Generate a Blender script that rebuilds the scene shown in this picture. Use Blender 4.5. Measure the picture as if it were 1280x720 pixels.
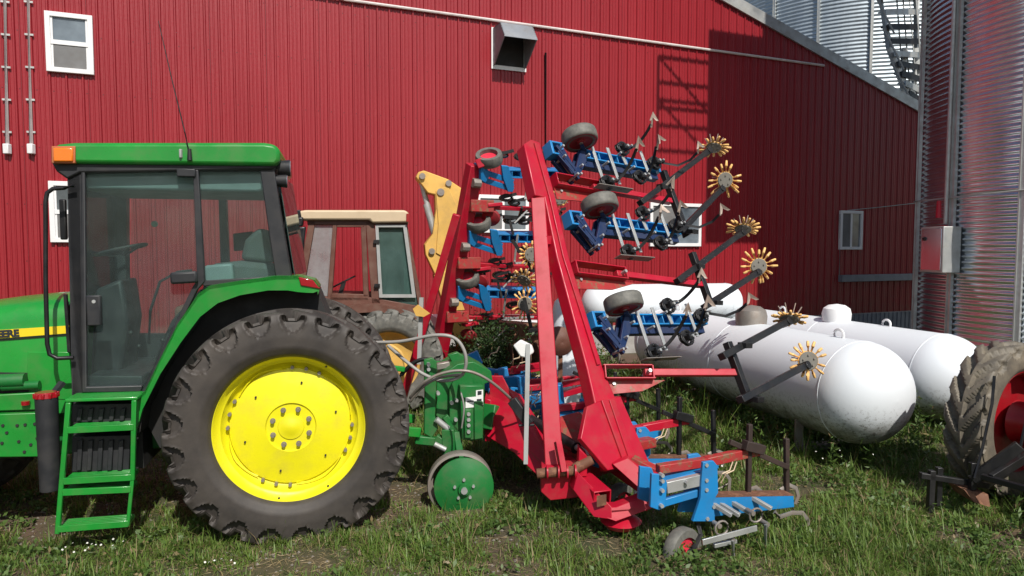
import bpy, bmesh, math, random
import numpy as np
from mathutils import Vector, Matrix
from math import radians as R, sin, cos, pi
random.seed(7); rng = np.random.default_rng(7)
for o in list(bpy.data.objects): bpy.data.objects.remove(o)
S = bpy.context.scene; COL = S.collection
# ------------------------------------------------------------------ camera, sky, sun
FPX = 853.0; CAMH = 2.36; PITCH = R(3.35)
cd = bpy.data.cameras.new('camera'); cam = bpy.data.objects.new('camera', cd); COL.objects.link(cam)
cam.location = (0, 0, CAMH); cam.rotation_euler = (R(90) - PITCH, 0, 0)
cd.sensor_width = 36; cd.lens = FPX / 1280 * 36; cd.clip_start = 0.05; cd.clip_end = 4000
S.camera = cam
SUN_B, SUN_E = 157.5, 47.0        # bearing from +Y clockwise, elevation
w_ = bpy.data.worlds.new('World'); S.world = w_; w_.use_nodes = True
nt = w_.node_tree; bg = nt.nodes['Background']
sk = nt.nodes.new('ShaderNodeTexSky'); sk.sky_type = 'NISHITA'; sk.sun_disc = False
sk.sun_elevation = R(SUN_E); sk.sun_rotation = R(SUN_B); sk.air_density = 1.2; sk.dust_density = 1.5
nt.links.new(sk.outputs[0], bg.inputs[0]); bg.inputs[1].default_value = 0.088
sl = bpy.data.lights.new('sun', 'SUN'); sl.energy = 4.6; sl.angle = R(0.53); sl.color = (1, .95, .88)
so = bpy.data.objects.new('sun', sl); COL.objects.link(so)
sdir = Vector((sin(R(SUN_B)) * cos(R(SUN_E)), cos(R(SUN_B)) * cos(R(SUN_E)), sin(R(SUN_E))))
so.rotation_euler = sdir.to_track_quat('Z', 'Y').to_euler(); so.location = (5, -10, 15)
S.view_settings.view_transform = 'Standard'; S.view_settings.look = 'None'
S.view_settings.exposure = 0.0; S.view_settings.gamma = 1
# ------------------------------------------------------------------ frames and picture-to-place helpers
CP = Vector((0, 0, CAMH)); FW = Vector((0, cos(PITCH), -sin(PITCH))); UP = Vector((0, sin(PITCH), cos(PITCH)))
def ray(px, py): return FW + Vector((1, 0, 0)) * ((px - 640) / FPX) + UP * ((360 - py) / FPX)
def P(px, py, Y): d = ray(px, py); return CP + d * (Y / d.y)
def G(px, py, z=0): d = ray(px, py); return CP + d * ((z - CAMH) / d.z)
class Fr:
    def __init__(s, m): s.m = m; s.i = m.inverted()
    def t(s, px, py, y=0.0):
        c = s.i @ CP; d = s.i.to_3x3() @ ray(px, py); return s.m @ (c + d * ((y - c.y) / d.y))
    def p(s, x, y, z): return s.m @ Vector((x, y, z))
    def v(s, x, y, z): return s.m.to_3x3() @ Vector((x, y, z))
def frame(o, a): return Fr(Matrix.Translation(o) @ Matrix.Rotation(R(a), 4, 'Z'))
def frame3(o, x, z):
    z = z.normalized(); x = (x - z * x.dot(z)).normalized(); y = z.cross(x)
    m = Matrix((x, y, z)).transposed().to_4x4(); m.translation = o; return Fr(m)
I = Fr(Matrix.Identity(4))
# ------------------------------------------------------------------ mesh builder
def perp(a, up=None):
    a = a.normalized(); up = Vector(up) if up is not None else Vector((0, 0, 1))
    if abs(a.dot(up.normalized())) > .98: up = Vector((1, 0, 0)) if abs(a.x) < .9 else Vector((0, 1, 0))
    s = a.cross(up).normalized(); return s, s.cross(a).normalized()
class MB:
    def __init__(s): s.v = []; s.f = []
    def add(s, vs, fs):
        n = len(s.v); s.v += [Vector(v) for v in vs]; s.f += [tuple(i + n for i in f) for f in fs]; return s
    def beam(s, p, q, w, h, up=None, off=(0, 0)):
        p = Vector(p); q = Vector(q); a, b = perp(q - p, up)
        o = a * off[0] + b * off[1]; vs = []
        for c in (p, q):
            for i, j in ((-1, -1), (1, -1), (1, 1), (-1, 1)): vs.append(c + o + a * (w / 2 * i) + b * (h / 2 * j))
        return s.add(vs, [(3, 2, 1, 0), (4, 5, 6, 7), (0, 1, 5, 4), (1, 2, 6, 5), (2, 3, 7, 6), (3, 0, 4, 7)])
    def box(s, F, x0, x1, y0, y1, z0, z1):
        vs = [F.p(x, y, z) for z in (z0, z1) for x, y in ((x0, y0), (x1, y0), (x1, y1), (x0, y1))]
        return s.add(vs, [(3, 2, 1, 0), (4, 5, 6, 7), (0, 1, 5, 4), (1, 2, 6, 5), (2, 3, 7, 6), (3, 0, 4, 7)])
    def hollow(s, p, q, w, h, t=.012, up=None):      # open-ended rectangular tube
        p = Vector(p); q = Vector(q); a, b = perp(q - p, up); vs = []
        for c in (p, q):
            for k in (0, t):
                for i, j in ((-1, -1), (1, -1), (1, 1), (-1, 1)): vs.append(c + a * ((w / 2 - k) * i) + b * ((h / 2 - k) * j))
        fs = []
        for k in range(4):
            n = (k + 1) % 4
            fs += [(k, n, 8 + n, 8 + k), (4 + n, 4 + k, 12 + k, 12 + n), (k, 4 + k, 4 + n, n), (8 + k, 8 + n, 12 + n, 12 + k)]
        return s.add(vs, fs)
    def cyl(s, p, q, r, r2=None, seg=16, caps=True):
        p = Vector(p); q = Vector(q); r2 = r if r2 is None else r2; a, b = perp(q - p); vs = []
        for c, rr in ((p, r), (q, r2)):
            for k in range(seg): t = 2 * pi * k / seg; vs.append(c + a * (rr * cos(t)) + b * (rr * sin(t)))
        fs = [(k, (k + 1) % seg, seg + (k + 1) % seg, seg + k) for k in range(seg)]
        if caps: fs += [tuple(range(seg - 1, -1, -1)), tuple(range(seg, 2 * seg))]
        return s.add(vs, fs)
    def tube(s, pts, r, seg=8, closed=False, flat=None):
        pts = [Vector(p) for p in pts]; n = len(pts); vs = []; u = None
        for k in range(n):
            if closed: d = pts[(k + 1) % n] - pts[k - 1]
            else: d = pts[min(k + 1, n - 1)] - pts[max(k - 1, 0)]
            d.normalize()
            if u is None: a, b = perp(d)
            else:
                a = u - d * u.dot(d)
                if a.length < 1e-6: a, b = perp(d)
                a.normalize(); b = d.cross(a)
            u = a; ra, rb = flat or (r, r)
            if callable(r): ra = rb = r(k / (n - 1))
            for j in range(seg): t = 2 * pi * j / seg; vs.append(pts[k] + a * (ra * cos(t)) + b * (rb * sin(t)))
        fs = []; m = n if closed else n - 1
        for k in range(m):
            for j in range(seg):
                k2 = (k + 1) % n; fs.append((k * seg + j, k * seg + (j + 1) % seg, k2 * seg + (j + 1) % seg, k2 * seg + j))
        if not closed: fs += [tuple(range(seg - 1, -1, -1)), tuple((n - 1) * seg + j for j in range(seg))]
        return s.add(vs, fs)
    def prism(s, pts, vec):
        pts = [Vector(p) for p in pts]; vec = Vector(vec); n = len(pts)
        return s.add(pts + [p + vec for p in pts], [tuple(range(n - 1, -1, -1)), tuple(range(n, 2 * n))] + [(k, (k + 1) % n, n + (k + 1) % n, n + k) for k in range(n)])
    def ring(s, outer, inner, vec):                  # flat frame with an opening, extruded
        n = len(outer); o = [Vector(p) for p in outer]; i = [Vector(p) for p in inner]; vec = Vector(vec)
        vs = o + i + [p + vec for p in o] + [p + vec for p in i]; fs = []
        for k in range(n):
            m = (k + 1) % n
            fs += [(m, k, n + k, n + m), (2 * n + k, 2 * n + m, 3 * n + m, 3 * n + k), (k, m, 2 * n + m, 2 * n + k), (n + m, n + k, 3 * n + k, 3 * n + m)]
        return s.add(vs, fs)
    def lathe(s, c, ax, prof, seg=32, close=False):  # prof: (radius, distance along axis)
        c = Vector(c); ax = Vector(ax).normalized(); a, b = perp(ax); n = len(prof); vs = []
        for k in range(seg):
            t = 2 * pi * k / seg; e = a * cos(t) + b * sin(t)
            for r, h in prof: vs.append(c + e * r + ax * h)
        fs = []
        for k in range(seg):
            k2 = (k + 1) % seg
            for j in range(n if close else n - 1):
                j2 = (j + 1) % n; fs.append((k * n + j, k2 * n + j, k2 * n + j2, k * n + j2))
        return s.add(vs, fs)
    def ball(s, c, r, seg=10): return s.lathe(c, (0, 0, 1), [(max(1e-4, r * sin(pi * k / 6)), -r * cos(pi * k / 6)) for k in range(7)], seg)
def root_inv(parent):
    m = Matrix.Identity(4); p = parent; ch = []
    while p is not None: ch.append(p); p = p.parent
    for q in reversed(ch): m = m @ q.matrix_basis
    return m.inverted()
def link(name, me, m, parent):
    o = bpy.data.objects.new(name, me); COL.objects.link(o)
    if m: me.materials.append(m)
    if parent is not None: o.parent = parent
    return o
def obj(name, mb, m, parent=None, smooth=38, bevel=0, label=None, origin=None):
    me = bpy.data.meshes.new(name)
    inv = root_inv(parent) if parent is not None else (Matrix.Translation(-Vector(origin)) if origin is not None else Matrix.Identity(4))
    me.from_pydata([inv @ v for v in mb.v], [], mb.f)
    bm = bmesh.new(); bm.from_mesh(me); bmesh.ops.recalc_face_normals(bm, faces=bm.faces); bm.to_mesh(me); bm.free()
    if smooth:
        me.polygons.foreach_set('use_smooth', [True] * len(me.polygons)); me.set_sharp_from_angle(angle=R(smooth))
    o = link(name, me, m, parent)
    if parent is None and origin is not None: o.location = origin
    if bevel:
        b = o.modifiers.new('bevel', 'BEVEL'); b.width = bevel; b.segments = 2; b.limit_method = 'ANGLE'; b.angle_limit = R(35); b.harden_normals = False
    if label: o['label'] = label
    return o
def tag(o, label=None, cat=None, group=None, kind=None):
    for k, v in (('label', label), ('category', cat), ('group', group), ('kind', kind)):
        if v: o[k] = v
    return o
def empty(name, m, label, cat, group=None):
    o = bpy.data.objects.new(name, None); COL.objects.link(o); o.empty_display_size = .2
    o.matrix_basis = m if isinstance(m, Matrix) else Matrix.Translation(Vector(m))
    return tag(o, label, cat, group)
def copy_tree(o, parent):
    c = o.copy(); COL.objects.link(c); c.parent = parent
    for ch in list(o.children): copy_tree(ch, c)
    return c
def nparr(name, V, quads, m, parent=None, smooth=True, inv=None):
    V = np.asarray(V, dtype=np.float32)
    if inv is not None:
        A = np.array(inv); V = (V @ A[:3, :3].T + A[:3, 3]).astype(np.float32)
    me = bpy.data.meshes.new(name); me.vertices.add(len(V)); me.vertices.foreach_set('co', V.ravel())
    Q = np.asarray(quads, dtype=np.int32); k = Q.shape[1]
    me.loops.add(Q.size); me.loops.foreach_set('vertex_index', Q.ravel())
    me.polygons.add(len(Q)); me.polygons.foreach_set('loop_start', np.arange(0, Q.size, k, dtype=np.int32))
    me.update(calc_edges=True)
    if smooth: me.polygons.foreach_set('use_smooth', np.ones(len(Q), dtype=bool))
    me.validate(); return link(name, me, m, parent)
# ------------------------------------------------------------------ materials
class N:
    def __init__(s, name):
        s.m = bpy.data.materials.new(name); s.m.use_nodes = True; s.t = s.m.node_tree; s.b = s.t.nodes['Principled BSDF']; s.out = s.t.nodes['Material Output']
    def n(s, typ, **kw):
        x = s.t.nodes.new('ShaderNode' + typ)
        for k, v in kw.items():
            if k in x.inputs: x.inputs[k].default_value = v
            else: setattr(x, k, v)
        return x
    def l(s, a, b): s.t.links.new(a, b)
    def coord(s, which='Object'): return s.n('TexCoord').outputs[which]
    def noise(s, scale, detail=4, rough=.55, co=None, dim='3D', vec_scale=None):
        x = s.n('TexNoise', Scale=scale, Detail=detail, Roughness=rough); co = co or s.coord()
        if vec_scale:
            mp = s.n('Mapping'); mp.inputs['Scale'].default_value = vec_scale; s.l(co, mp.inputs[0]); co = mp.outputs[0]
        s.l(co, x.inputs['Vector']); return x.outputs['Fac']
    def ramp(s, fac, stops):
        x = s.n('ValToRGB'); e = x.color_ramp.elements
        while len(e) < len(stops): e.new(.5)
        for k, (p, c) in enumerate(stops): e[k].position = p; e[k].color = (*c, 1) if len(c) == 3 else c
        s.l(fac, x.inputs[0]); return x.outputs[0]
    def mix(s, fac, a, b, mode='MIX'):
        x = s.n('MixRGB', blend_type=mode)
        for i, v in ((0, fac), (1, a), (2, b)):
            if hasattr(v, 'links'): s.l(v, x.inputs[i])
            elif isinstance(v, (int, float)): x.inputs[i].default_value = v
            else: x.inputs[i].default_value = (*v, 1)
        return x.outputs[0]
    def bump(s, h, strength=.3, dist=.01):
        x = s.n('Bump', Strength=strength, Distance=dist); s.l(h, x.inputs['Height']); s.l(x.outputs[0], s.b.inputs['Normal']); return x
    def set(s, **kw):
        for k, v in kw.items():
            i = s.b.inputs[k.replace('_', ' ')]
            if hasattr(v, 'links'): s.l(v, i)
            elif isinstance(v, tuple): i.default_value = (*v, 1)
            else: i.default_value = v
def paint(name, c, rough=.4, dirt=.35, dirtc=(.16, .12, .08), metal=0, scale=6, bump=.08, rust=None, var=.12, coat=0):
    k = N(name); a = k.noise(scale, 6, .6); f = k.noise(scale * 9, 4, .7)
    base = k.mix(k.ramp(k.noise(scale * .4, 3), [(.3, (0, 0, 0)), (.7, (1, 1, 1))]), tuple(x * (1 - var) for x in c), tuple(min(1, x * (1 + var)) for x in c))
    d = k.ramp(a, [(.48, (0, 0, 0)), (.75, (dirt,) * 3)])
    base = k.mix(d, base, dirtc)
    base = k.mix(k.ramp(k.noise(scale * 11, 5, .75), [(.60, (0, 0, 0)), (.70, (min(.5, dirt * 1.2),) * 3)]), base, dirtc)
    if rust:
        rr = k.ramp(k.noise(scale * 2.2, 8, .7), [(rust, (0, 0, 0)), (rust + .06, (1, 1, 1))])
        base = k.mix(rr, base, k.mix(f, (.16, .06, .025), (.28, .15, .09)))
    rg = k.ramp(a, [(.35, (rough * .8,) * 3), (.7, (min(1, rough * 1.5),) * 3)])
    k.set(Base_Color=base, Roughness=rg, Metallic=metal)
    if coat: k.set(Coat_Weight=coat, Coat_Roughness=.12)
    k.bump(f, bump, .004); return k.m
M = {}
M['tgreen'] = paint('tractor_green', (.012, .25, .03), .32, .30, (.13, .15, .06), bump=.04, coat=.35)
M['dgreen'] = paint('implement_green', (.010, .15, .03), .42, .45, (.12, .10, .06), bump=.06)
M['yellow'] = paint('rim_yellow', (.80, .73, .012), .36, .22, (.35, .25, .07), bump=.03, var=.04)
M['byellow'] = paint('boom_yellow', (.72, .43, .10), .5, .4, (.3, .19, .09), rust=.64)
M['red'] = paint('implement_red', (.44, .006, .026), .38, .34, (.25, .07, .05), bump=.06, var=.08)
M['redworn'] = paint('worn_red', (.36, .025, .025), .5, .6, (.14, .07, .05), rust=.53)
M['blue'] = paint('unit_blue', (.013, .205, .49), .36, .25, (.08, .10, .13), bump=.06)
M['shadeblue'] = paint('shaded_linkage_blue', (.006, .022, .08), .5, .3, (.05, .05, .07))  # unit blue darkened: shade on down-facing linkage faces put into the colour
M['black'] = paint('black_steel', (.010, .010, .011), .42, .14, (.06, .05, .04))
M['plastic'] = paint('black_plastic', (.02, .021, .024), .5, .25, (.08, .07, .06))
M['galv'] = paint('galvanised', (.50, .51, .50), .45, .3, (.25, .22, .17), metal=.6)
M['steel'] = paint('worn_steel', (.30, .27, .24), .5, .5, (.2, .12, .08), metal=.5, rust=.62)
M['rust'] = paint('rusty_iron', (.15, .065, .035), .8, .6, (.06, .035, .025), rust=.5, bump=.3)
M['white'] = paint('white_trim', (.80, .80, .80), .45, .12, (.5, .48, .44), var=.03)
M['cream'] = paint('cream_roof', (.60, .47, .31), .5, .3, (.4, .3, .18), var=.05)
M['brown'] = paint('faded_brown', (.13, .052, .035), .55, .6, (.20, .13, .095))
M['amber'] = paint('amber_lens', (.85, .20, .01), .2, .05, coat=.6)
M['redlens'] = paint('red_lens', (.30, .005, .012), .18, .05, coat=.6)
M['seat'] = paint('seat_cloth', (.08, .09, .09), .85, .2)
M['grey'] = paint('grey_pipe', (.36, .37, .36), .55, .3)
M['hose'] = paint('grey_hose', (.30, .29, .27), .55, .3)
M['conduit'] = paint('pvc_conduit', (.68, .62, .60), .5, .25, (.35, .22, .2))
M['finger'] = paint('orange_finger', (.84, .50, .17), .5, .2, (.35, .22, .12), scale=14, var=.15)
M['hub'] = paint('hub_plate', (.20, .19, .165), .6, .5)
M['peach'] = paint('worn_sweep', (.46, .37, .31), .45, .5, (.16, .10, .075), metal=.3, scale=20)
M['concrete'] = paint('concrete', (.36, .35, .33), .85, .4, (.2, .18, .15))
M['label'] = paint('paper_label', (.78, .78, .76), .5, .05)
M['darkprint'] = paint('print_black', (.015, .02, .025), .6, .05)
M['striped'] = paint('stripe_yellow', (.85, .62, .02), .35, .05, var=.03)
M['orange'] = paint('faded_orange', (.5, .14, .05), .6, .5)
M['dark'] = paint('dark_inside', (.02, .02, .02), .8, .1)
M['oldsteel'] = paint('dark_rusty_steel', (.035, .022, .018), .7, .5, (.10, .045, .025), bump=.2)
M['bark'] = paint('bark', (.10, .07, .05), .9, .4)
M['rimred'] = paint('gauge_wheel_red', (.30, .012, .02), .5, .5, (.13, .05, .045))
M['rimpink'] = paint('wheel_hub_red', (.62, .03, .06), .45, .2, (.3, .1, .08))
M['graypanel'] = paint('grey_steel_panel', (.22, .24, .27), .45, .3)
M['oldred'] = paint('old_tractor_red', (.30, .006, .012), .35, .3, (.1, .04, .03))
def siding():
    k = N('red_siding'); a = k.noise(1.1, 5, .6, vec_scale=(1, 1, .25)); b = k.noise(26, 3, .6)
    c = k.mix(k.ramp(a, [(.3, (0, 0, 0)), (.75, (1, 1, 1))]), (.265, .012, .019), (.32, .019, .028))
    c = k.mix(k.ramp(k.noise(3, 8, .75, vec_scale=(3, 3, .3)), [(.58, (0, 0, 0)), (.8, (.35,) * 3)]), c, (.38, .10, .09))
    sp = k.n('SeparateXYZ'); k.l(k.coord(), sp.inputs[0])
    def cell(o, per, off, wd):
        a1 = k.n('Math', operation='ADD'); k.l(o, a1.inputs[0]); a1.inputs[1].default_value = 100 * per - off; m1 = k.n('Math', operation='MODULO'); k.l(a1.outputs[0], m1.inputs[0]); m1.inputs[1].default_value = per
        l1 = k.n('Math', operation='LESS_THAN'); k.l(m1.outputs[0], l1.inputs[0]); l1.inputs[1].default_value = wd; return l1.outputs[0]
    def mul(a_, b_): m_ = k.n('Math', operation='MULTIPLY'); k.l(a_, m_.inputs[0]); k.l(b_, m_.inputs[1]); return m_.outputs[0]
    scr = mul(cell(sp.outputs['X'], .232, .066 + .084, .018), cell(sp.outputs['Z'], .92, .30, .018))
    c = k.mix(scr, c, (.10, .01, .012))
    sheet = cell(sp.outputs['X'], .232 * 4, .184, .006); c = k.mix(sheet, c, (.09, .006, .01))
    zl = k.n('MapRange'); zl.inputs[1].default_value = 1.7; zl.inputs[2].default_value = .5; k.l(sp.outputs['Z'], zl.inputs[0]); dm = mul(zl.outputs[0], k.ramp(k.noise(5, 7, .7), [(.35, (0, 0, 0)), (.7, (.8,) * 3)])); c = k.mix(dm, c, (.20, .09, .06))
    k.set(Base_Color=c, Roughness=k.ramp(b, [(.3, (.30,) * 3), (.7, (.46,) * 3)])); k.bump(k.noise(1.6, 3, .5, vec_scale=(1, 1, .5)), .12, .03); return k.m
M['siding'] = siding()
def rubber(name, c=(.022, .020, .019), dust=(.14, .12, .095), amt=.55, scale=4):
    k = N(name); a = k.noise(scale, 8, .65); f = k.noise(60, 4, .7)
    c2 = k.mix(k.ramp(a, [(.36, (0, 0, 0)), (.74, (amt,) * 3)]), c, dust)
    k.set(Base_Color=c2, Roughness=.62); k.bump(f, .12, .004); return k.m
M['tyre'] = rubber('tyre_rubber', (.034, .029, .026), (.10, .084, .07), .7, 2.6)
M['dusty'] = rubber('dusty_tyre', (.10, .088, .07), (.24, .205, .15), .85, 7)
M['greyrub'] = rubber('grey_rubber', (.10, .10, .09), (.22, .21, .18), .8, 16)
def galvbin(name, rough=.17, col=(.62, .65, .68), metal=.92):
    k = N(name); sep = k.n('SeparateXYZ'); k.l(k.coord(), sep.inputs[0])
    a = k.noise(2.2, 6, .6, vec_scale=(1, 1, .35)); sp = k.noise(3, 5, .6, vec_scale=(1, 1, .2))
    c = k.mix(k.ramp(a, [(.35, (0, 0, 0)), (.7, (1, 1, 1))]), tuple(x * .78 for x in col), col)
    k.set(Base_Color=c, Metallic=metal, Roughness=k.ramp(sp, [(.3, (rough * .8,) * 3), (.7, (rough * 1.35,) * 3)])); return k.m
M['bin'] = galvbin('corrugated_steel', .2, (.74, .80, .86)); M['bin2'] = galvbin('dull_corrugated_steel', .45, (.50, .57, .62), .6)
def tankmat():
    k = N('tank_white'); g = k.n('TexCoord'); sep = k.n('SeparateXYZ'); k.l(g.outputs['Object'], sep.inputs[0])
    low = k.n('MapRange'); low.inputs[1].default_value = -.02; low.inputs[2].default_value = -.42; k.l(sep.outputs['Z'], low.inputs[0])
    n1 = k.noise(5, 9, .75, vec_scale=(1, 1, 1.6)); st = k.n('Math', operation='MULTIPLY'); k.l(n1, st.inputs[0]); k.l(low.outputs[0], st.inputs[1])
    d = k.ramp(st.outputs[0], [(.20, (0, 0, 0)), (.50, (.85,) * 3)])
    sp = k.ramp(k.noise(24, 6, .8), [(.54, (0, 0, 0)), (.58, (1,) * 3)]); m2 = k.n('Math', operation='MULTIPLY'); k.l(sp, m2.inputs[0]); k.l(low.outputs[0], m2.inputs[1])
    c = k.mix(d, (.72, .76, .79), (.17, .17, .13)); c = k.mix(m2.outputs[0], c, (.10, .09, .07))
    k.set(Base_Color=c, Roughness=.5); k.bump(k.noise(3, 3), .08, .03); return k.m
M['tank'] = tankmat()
def glass(name, tint=(.82, .92, .90), haze=.03, hz=(.50, .58, .58)):
    k = N(name); t = k.t; t.nodes.remove(k.b)
    tr = k.n('BsdfTransparent'); tr.inputs[0].default_value = (*tint, 1)
    df = k.n('BsdfDiffuse'); df.inputs[0].default_value = (*hz, 1)
    gl = k.n('BsdfGlossy'); gl.inputs['Roughness'].default_value = .03; gl.inputs[0].default_value = (.9, .95, .95, 1)
    m1 = k.n('MixShader'); r = k.ramp(k.noise(2.5, 6, .7), [(.3, (haze * .6,) * 3), (.75, (haze * 1.6,) * 3)]); k.l(r, m1.inputs[0]); k.l(tr.outputs[0], m1.inputs[1]); k.l(df.outputs[0], m1.inputs[2])
    lw = k.n('LayerWeight', Blend=.18); m2 = k.n('MixShader'); k.l(lw.outputs['Fresnel'], m2.inputs[0]); k.l(m1.outputs[0], m2.inputs[1]); k.l(gl.outputs[0], m2.inputs[2])
    k.l(m2.outputs[0], k.out.inputs[0]); return k.m
M['glass'] = glass('cab_glass'); M['glass3'] = glass('dusty_glass', (.7, .75, .75), .42, (.42, .42, .42)); M['glass2'] = glass('teal_glass', (.35, .60, .55), .3, (.16, .25, .23))
def winglass():
    k = N('window_glass'); n = k.noise(1.3, 4); k.set(Base_Color=k.ramp(n, [(.35, (.055, .07, .085)), (.65, (.20, .24, .27))]), Roughness=.05, Metallic=0); k.b.inputs['Specular IOR Level'].default_value = .9; return k.m
M['win'] = winglass()
M['screen'] = paint('window_screen', (.17, .17, .17), .75, .15)
def groundmat():
    k = N('soil'); co = k.coord(); a = k.noise(.55, 6, .6, co); b = k.noise(7, 8, .7, co); c = k.noise(45, 5, .7, co)
    soil = k.mix(b, (.075, .048, .032), (.17, .115, .075)); soil = k.mix(k.ramp(c, [(.6, (0, 0, 0)), (.68, (.7,) * 3)]), soil, (.22, .19, .15))
    g = k.mix(b, (.020, .038, .010), (.065, .075, .022))
    col = k.mix(k.ramp(a, [(.42, (0, 0, 0)), (.58, (.85,) * 3)]), soil, g)
    k.set(Base_Color=col, Roughness=.95); ad = k.n('Math', operation='ADD'); k.l(b, ad.inputs[0]); k.l(c, ad.inputs[1]); k.bump(ad.outputs[0], .7, .03); return k.m
M['soil'] = groundmat()
def leafmat(name, a, b, dead=(.30, .23, .115), deadamt=.14, trans=.35):
    k = N(name); g = k.n('NewGeometry'); rp = g.outputs['Random Per Island']
    n = k.noise(.8, 4, .6, k.coord()); c = k.mix(rp, a, b); c = k.mix(k.ramp(n, [(.35, (0, 0, 0)), (.7, (.5,) * 3)]), c, tuple(x * 1.5 for x in b))
    th = k.n('Math', operation='LESS_THAN'); k.l(rp, th.inputs[0]); th.inputs[1].default_value = deadamt
    c = k.mix(th.outputs[0], c, dead); k.set(Base_Color=c, Roughness=.5)
    tl = k.n('BsdfTranslucent'); k.l(c, tl.inputs[0]); mx = k.n('MixShader'); mx.inputs[0].default_value = trans
    k.l(k.b.outputs[0], mx.inputs[1]); k.l(tl.outputs[0], mx.inputs[2]); k.l(mx.outputs[0], k.out.inputs[0]); return k.m
M['grass'] = leafmat('grass_blades', (.058, .120, .016), (.155, .235, .042), deadamt=.16)
M['weed'] = leafmat('weed_leaves', (.05, .105, .022), (.11, .18, .04), deadamt=.06)
M['shrub'] = leafmat('shrub_leaves', (.025, .06, .018), (.06, .11, .03), deadamt=.03)
M['straw'] = leafmat('dry_straw', (.20, .145, .08), (.34, .26, .15), deadamt=.3, trans=.1)
M['stone'] = paint('field_stone', (.20, .18, .155), .9, .4)
M['flower'] = paint('white_petals', (.75, .75, .68), .7, .05)
# ------------------------------------------------------------------ value noise
_g = rng.random((256, 256))
def vnoise(x, y):
    xi = np.floor(x).astype(int); yi = np.floor(y).astype(int); fx = x - xi; fy = y - yi; fx = fx * fx * (3 - 2 * fx); fy = fy * fy * (3 - 2 * fy)
    g = lambda a, b: _g[a % 256, b % 256]
    return (g(xi, yi) * (1 - fx) + g(xi + 1, yi) * fx) * (1 - fy) + (g(xi, yi + 1) * (1 - fx) + g(xi + 1, yi + 1) * fx) * fy
def fbm(x, y, o=4):
    s = 0; a = .5
    for k in range(o): s = s + a * vnoise(x * 2 ** k + 17 * k, y * 2 ** k + 5 * k); a *= .5
    return s / (1 - .5 ** o)
def gh(x, y):
    f = np.clip(1 - (np.hypot(x, y - 6) - 14) / 8, 0, 1); return ((fbm(x * .9, y * .9) - .5) * .10 + (fbm(x * 5, y * 5, 3) - .5) * .045) * f - .012
NOSPLIT = {'foliage', 'stem', 'lettering', 'spike', 'finger_wheel', 'wall', 'wall_core', 'bin_wall', 'step', 'steering_wheel', 'step_backing', 'cap', 'hood', 'linkage'}
def split(o, maxn=45):
    if o.type != 'MESH' or o.name.split('.')[0] in NOSPLIT or len(o.data.polygons) > 4000 or o.get('kind'): return
    me = o.data; n = len(me.vertices); par = list(range(n))
    def find(a):
        while par[a] != a: par[a] = par[par[a]]; a = par[a]
        return a
    for e in me.edges:
        a, b = find(e.vertices[0]), find(e.vertices[1])
        if a != b: par[a] = b
    co = np.empty(n * 3); me.vertices.foreach_get('co', co); co = co.reshape(-1, 3); lab = np.array([find(k) for k in range(n)]); ids = np.unique(lab)
    if len(ids) < 2 or len(ids) > 200: return
    bb = [(co[lab == k].min(0) - .002, co[lab == k].max(0) + .002) for k in ids]; cl = list(range(len(ids)))
    def f2(a):
        while cl[a] != a: a = cl[a]
        return a
    for i in range(len(ids)):
        for j in range(i):
            if (bb[i][0] <= bb[j][1]).all() and (bb[j][0] <= bb[i][1]).all(): cl[f2(i)] = f2(j)
    groups = {}
    for i in range(len(ids)): groups.setdefault(f2(i), set()).add(ids[i])
    if len(groups) < 2 or len(groups) > maxn: return
    base = o.name.split('.')[0]; src = me.copy(); mats = list(me.materials)
    for gi, g in enumerate(groups.values()):
        bm = bmesh.new(); bm.from_mesh(src); bm.verts.ensure_lookup_table()
        bmesh.ops.delete(bm, geom=[v for v in bm.verts if lab[v.index] not in g], context='VERTS'); m2 = me if gi == 0 else src.copy(); bm.to_mesh(m2); bm.free()
        if gi: c = o.copy(); c.data = m2; c.name = base; COL.objects.link(c)
    bpy.data.meshes.remove(src)
def split_tree(o):
    for c in list(o.children): split_tree(c)
    if o.parent is not None and not o.children: split(o)
# ------------------------------------------------------------------ ground
n = 360; t = np.linspace(-1, 1, n); ax = np.sign(t) * (np.abs(t) * 14 + np.abs(t) ** 9 * 900)
gx, gy = np.meshgrid(ax, ax + 7, indexing='ij'); gz = gh(gx, gy)
V = np.stack([gx, gy, gz], -1).reshape(-1, 3); i = np.arange(n * n).reshape(n, n)
Q = np.stack([i[:-1, :-1], i[1:, :-1], i[1:, 1:], i[:-1, 1:]], -1).reshape(-1, 4)
tag(nparr('ground', V, Q, M['soil']), kind='structure')
# ------------------------------------------------------------------ barn
BW = Vector((9.97, 18.5, 0)); FB = frame(BW, 22.5)
def wl(px, py, y=0.0): q = FB.i @ FB.t(px, py, y); return q.x, q.z
xa, za = wl(905, 0); xb, zb = wl(1143, 135); slope = (za - zb) / (xb - xa)
XR = xb + .25; XL = -27.0; XP = -13.5
def roofz(x): return zb + slope * (xb - x) if x > XP else zb + slope * (xb - XP) - slope * (XP - x)
barn = empty('barn', FB.m, 'long red ribbed steel barn filling the background behind the machines', 'barn')
per = .232; prof = [(0, 0), (.028, 0), (.036, -.010), (.050, -.010), (.058, 0), (.096, 0), (.104, -.010), (.118, -.010), (.126, 0), (.172, 0), (.186, -.030), (.206, -.030), (.220, 0)]
vs = []; x = XL
while x < XR:
    for a, b in prof:
        if x + a < XR: vs.append((x + a, b))
    x += per
mb = MB(); ZB = .62
for x, y in vs: mb.v.append(FB.p(x, y, ZB)); mb.v.append(FB.p(x, y, roofz(x)))
mb.f = [(2 * k, 2 * k + 2, 2 * k + 3, 2 * k + 1) for k in range(len(vs) - 1)]
obj('wall', mb, M['siding'], barn, smooth=12)
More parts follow.
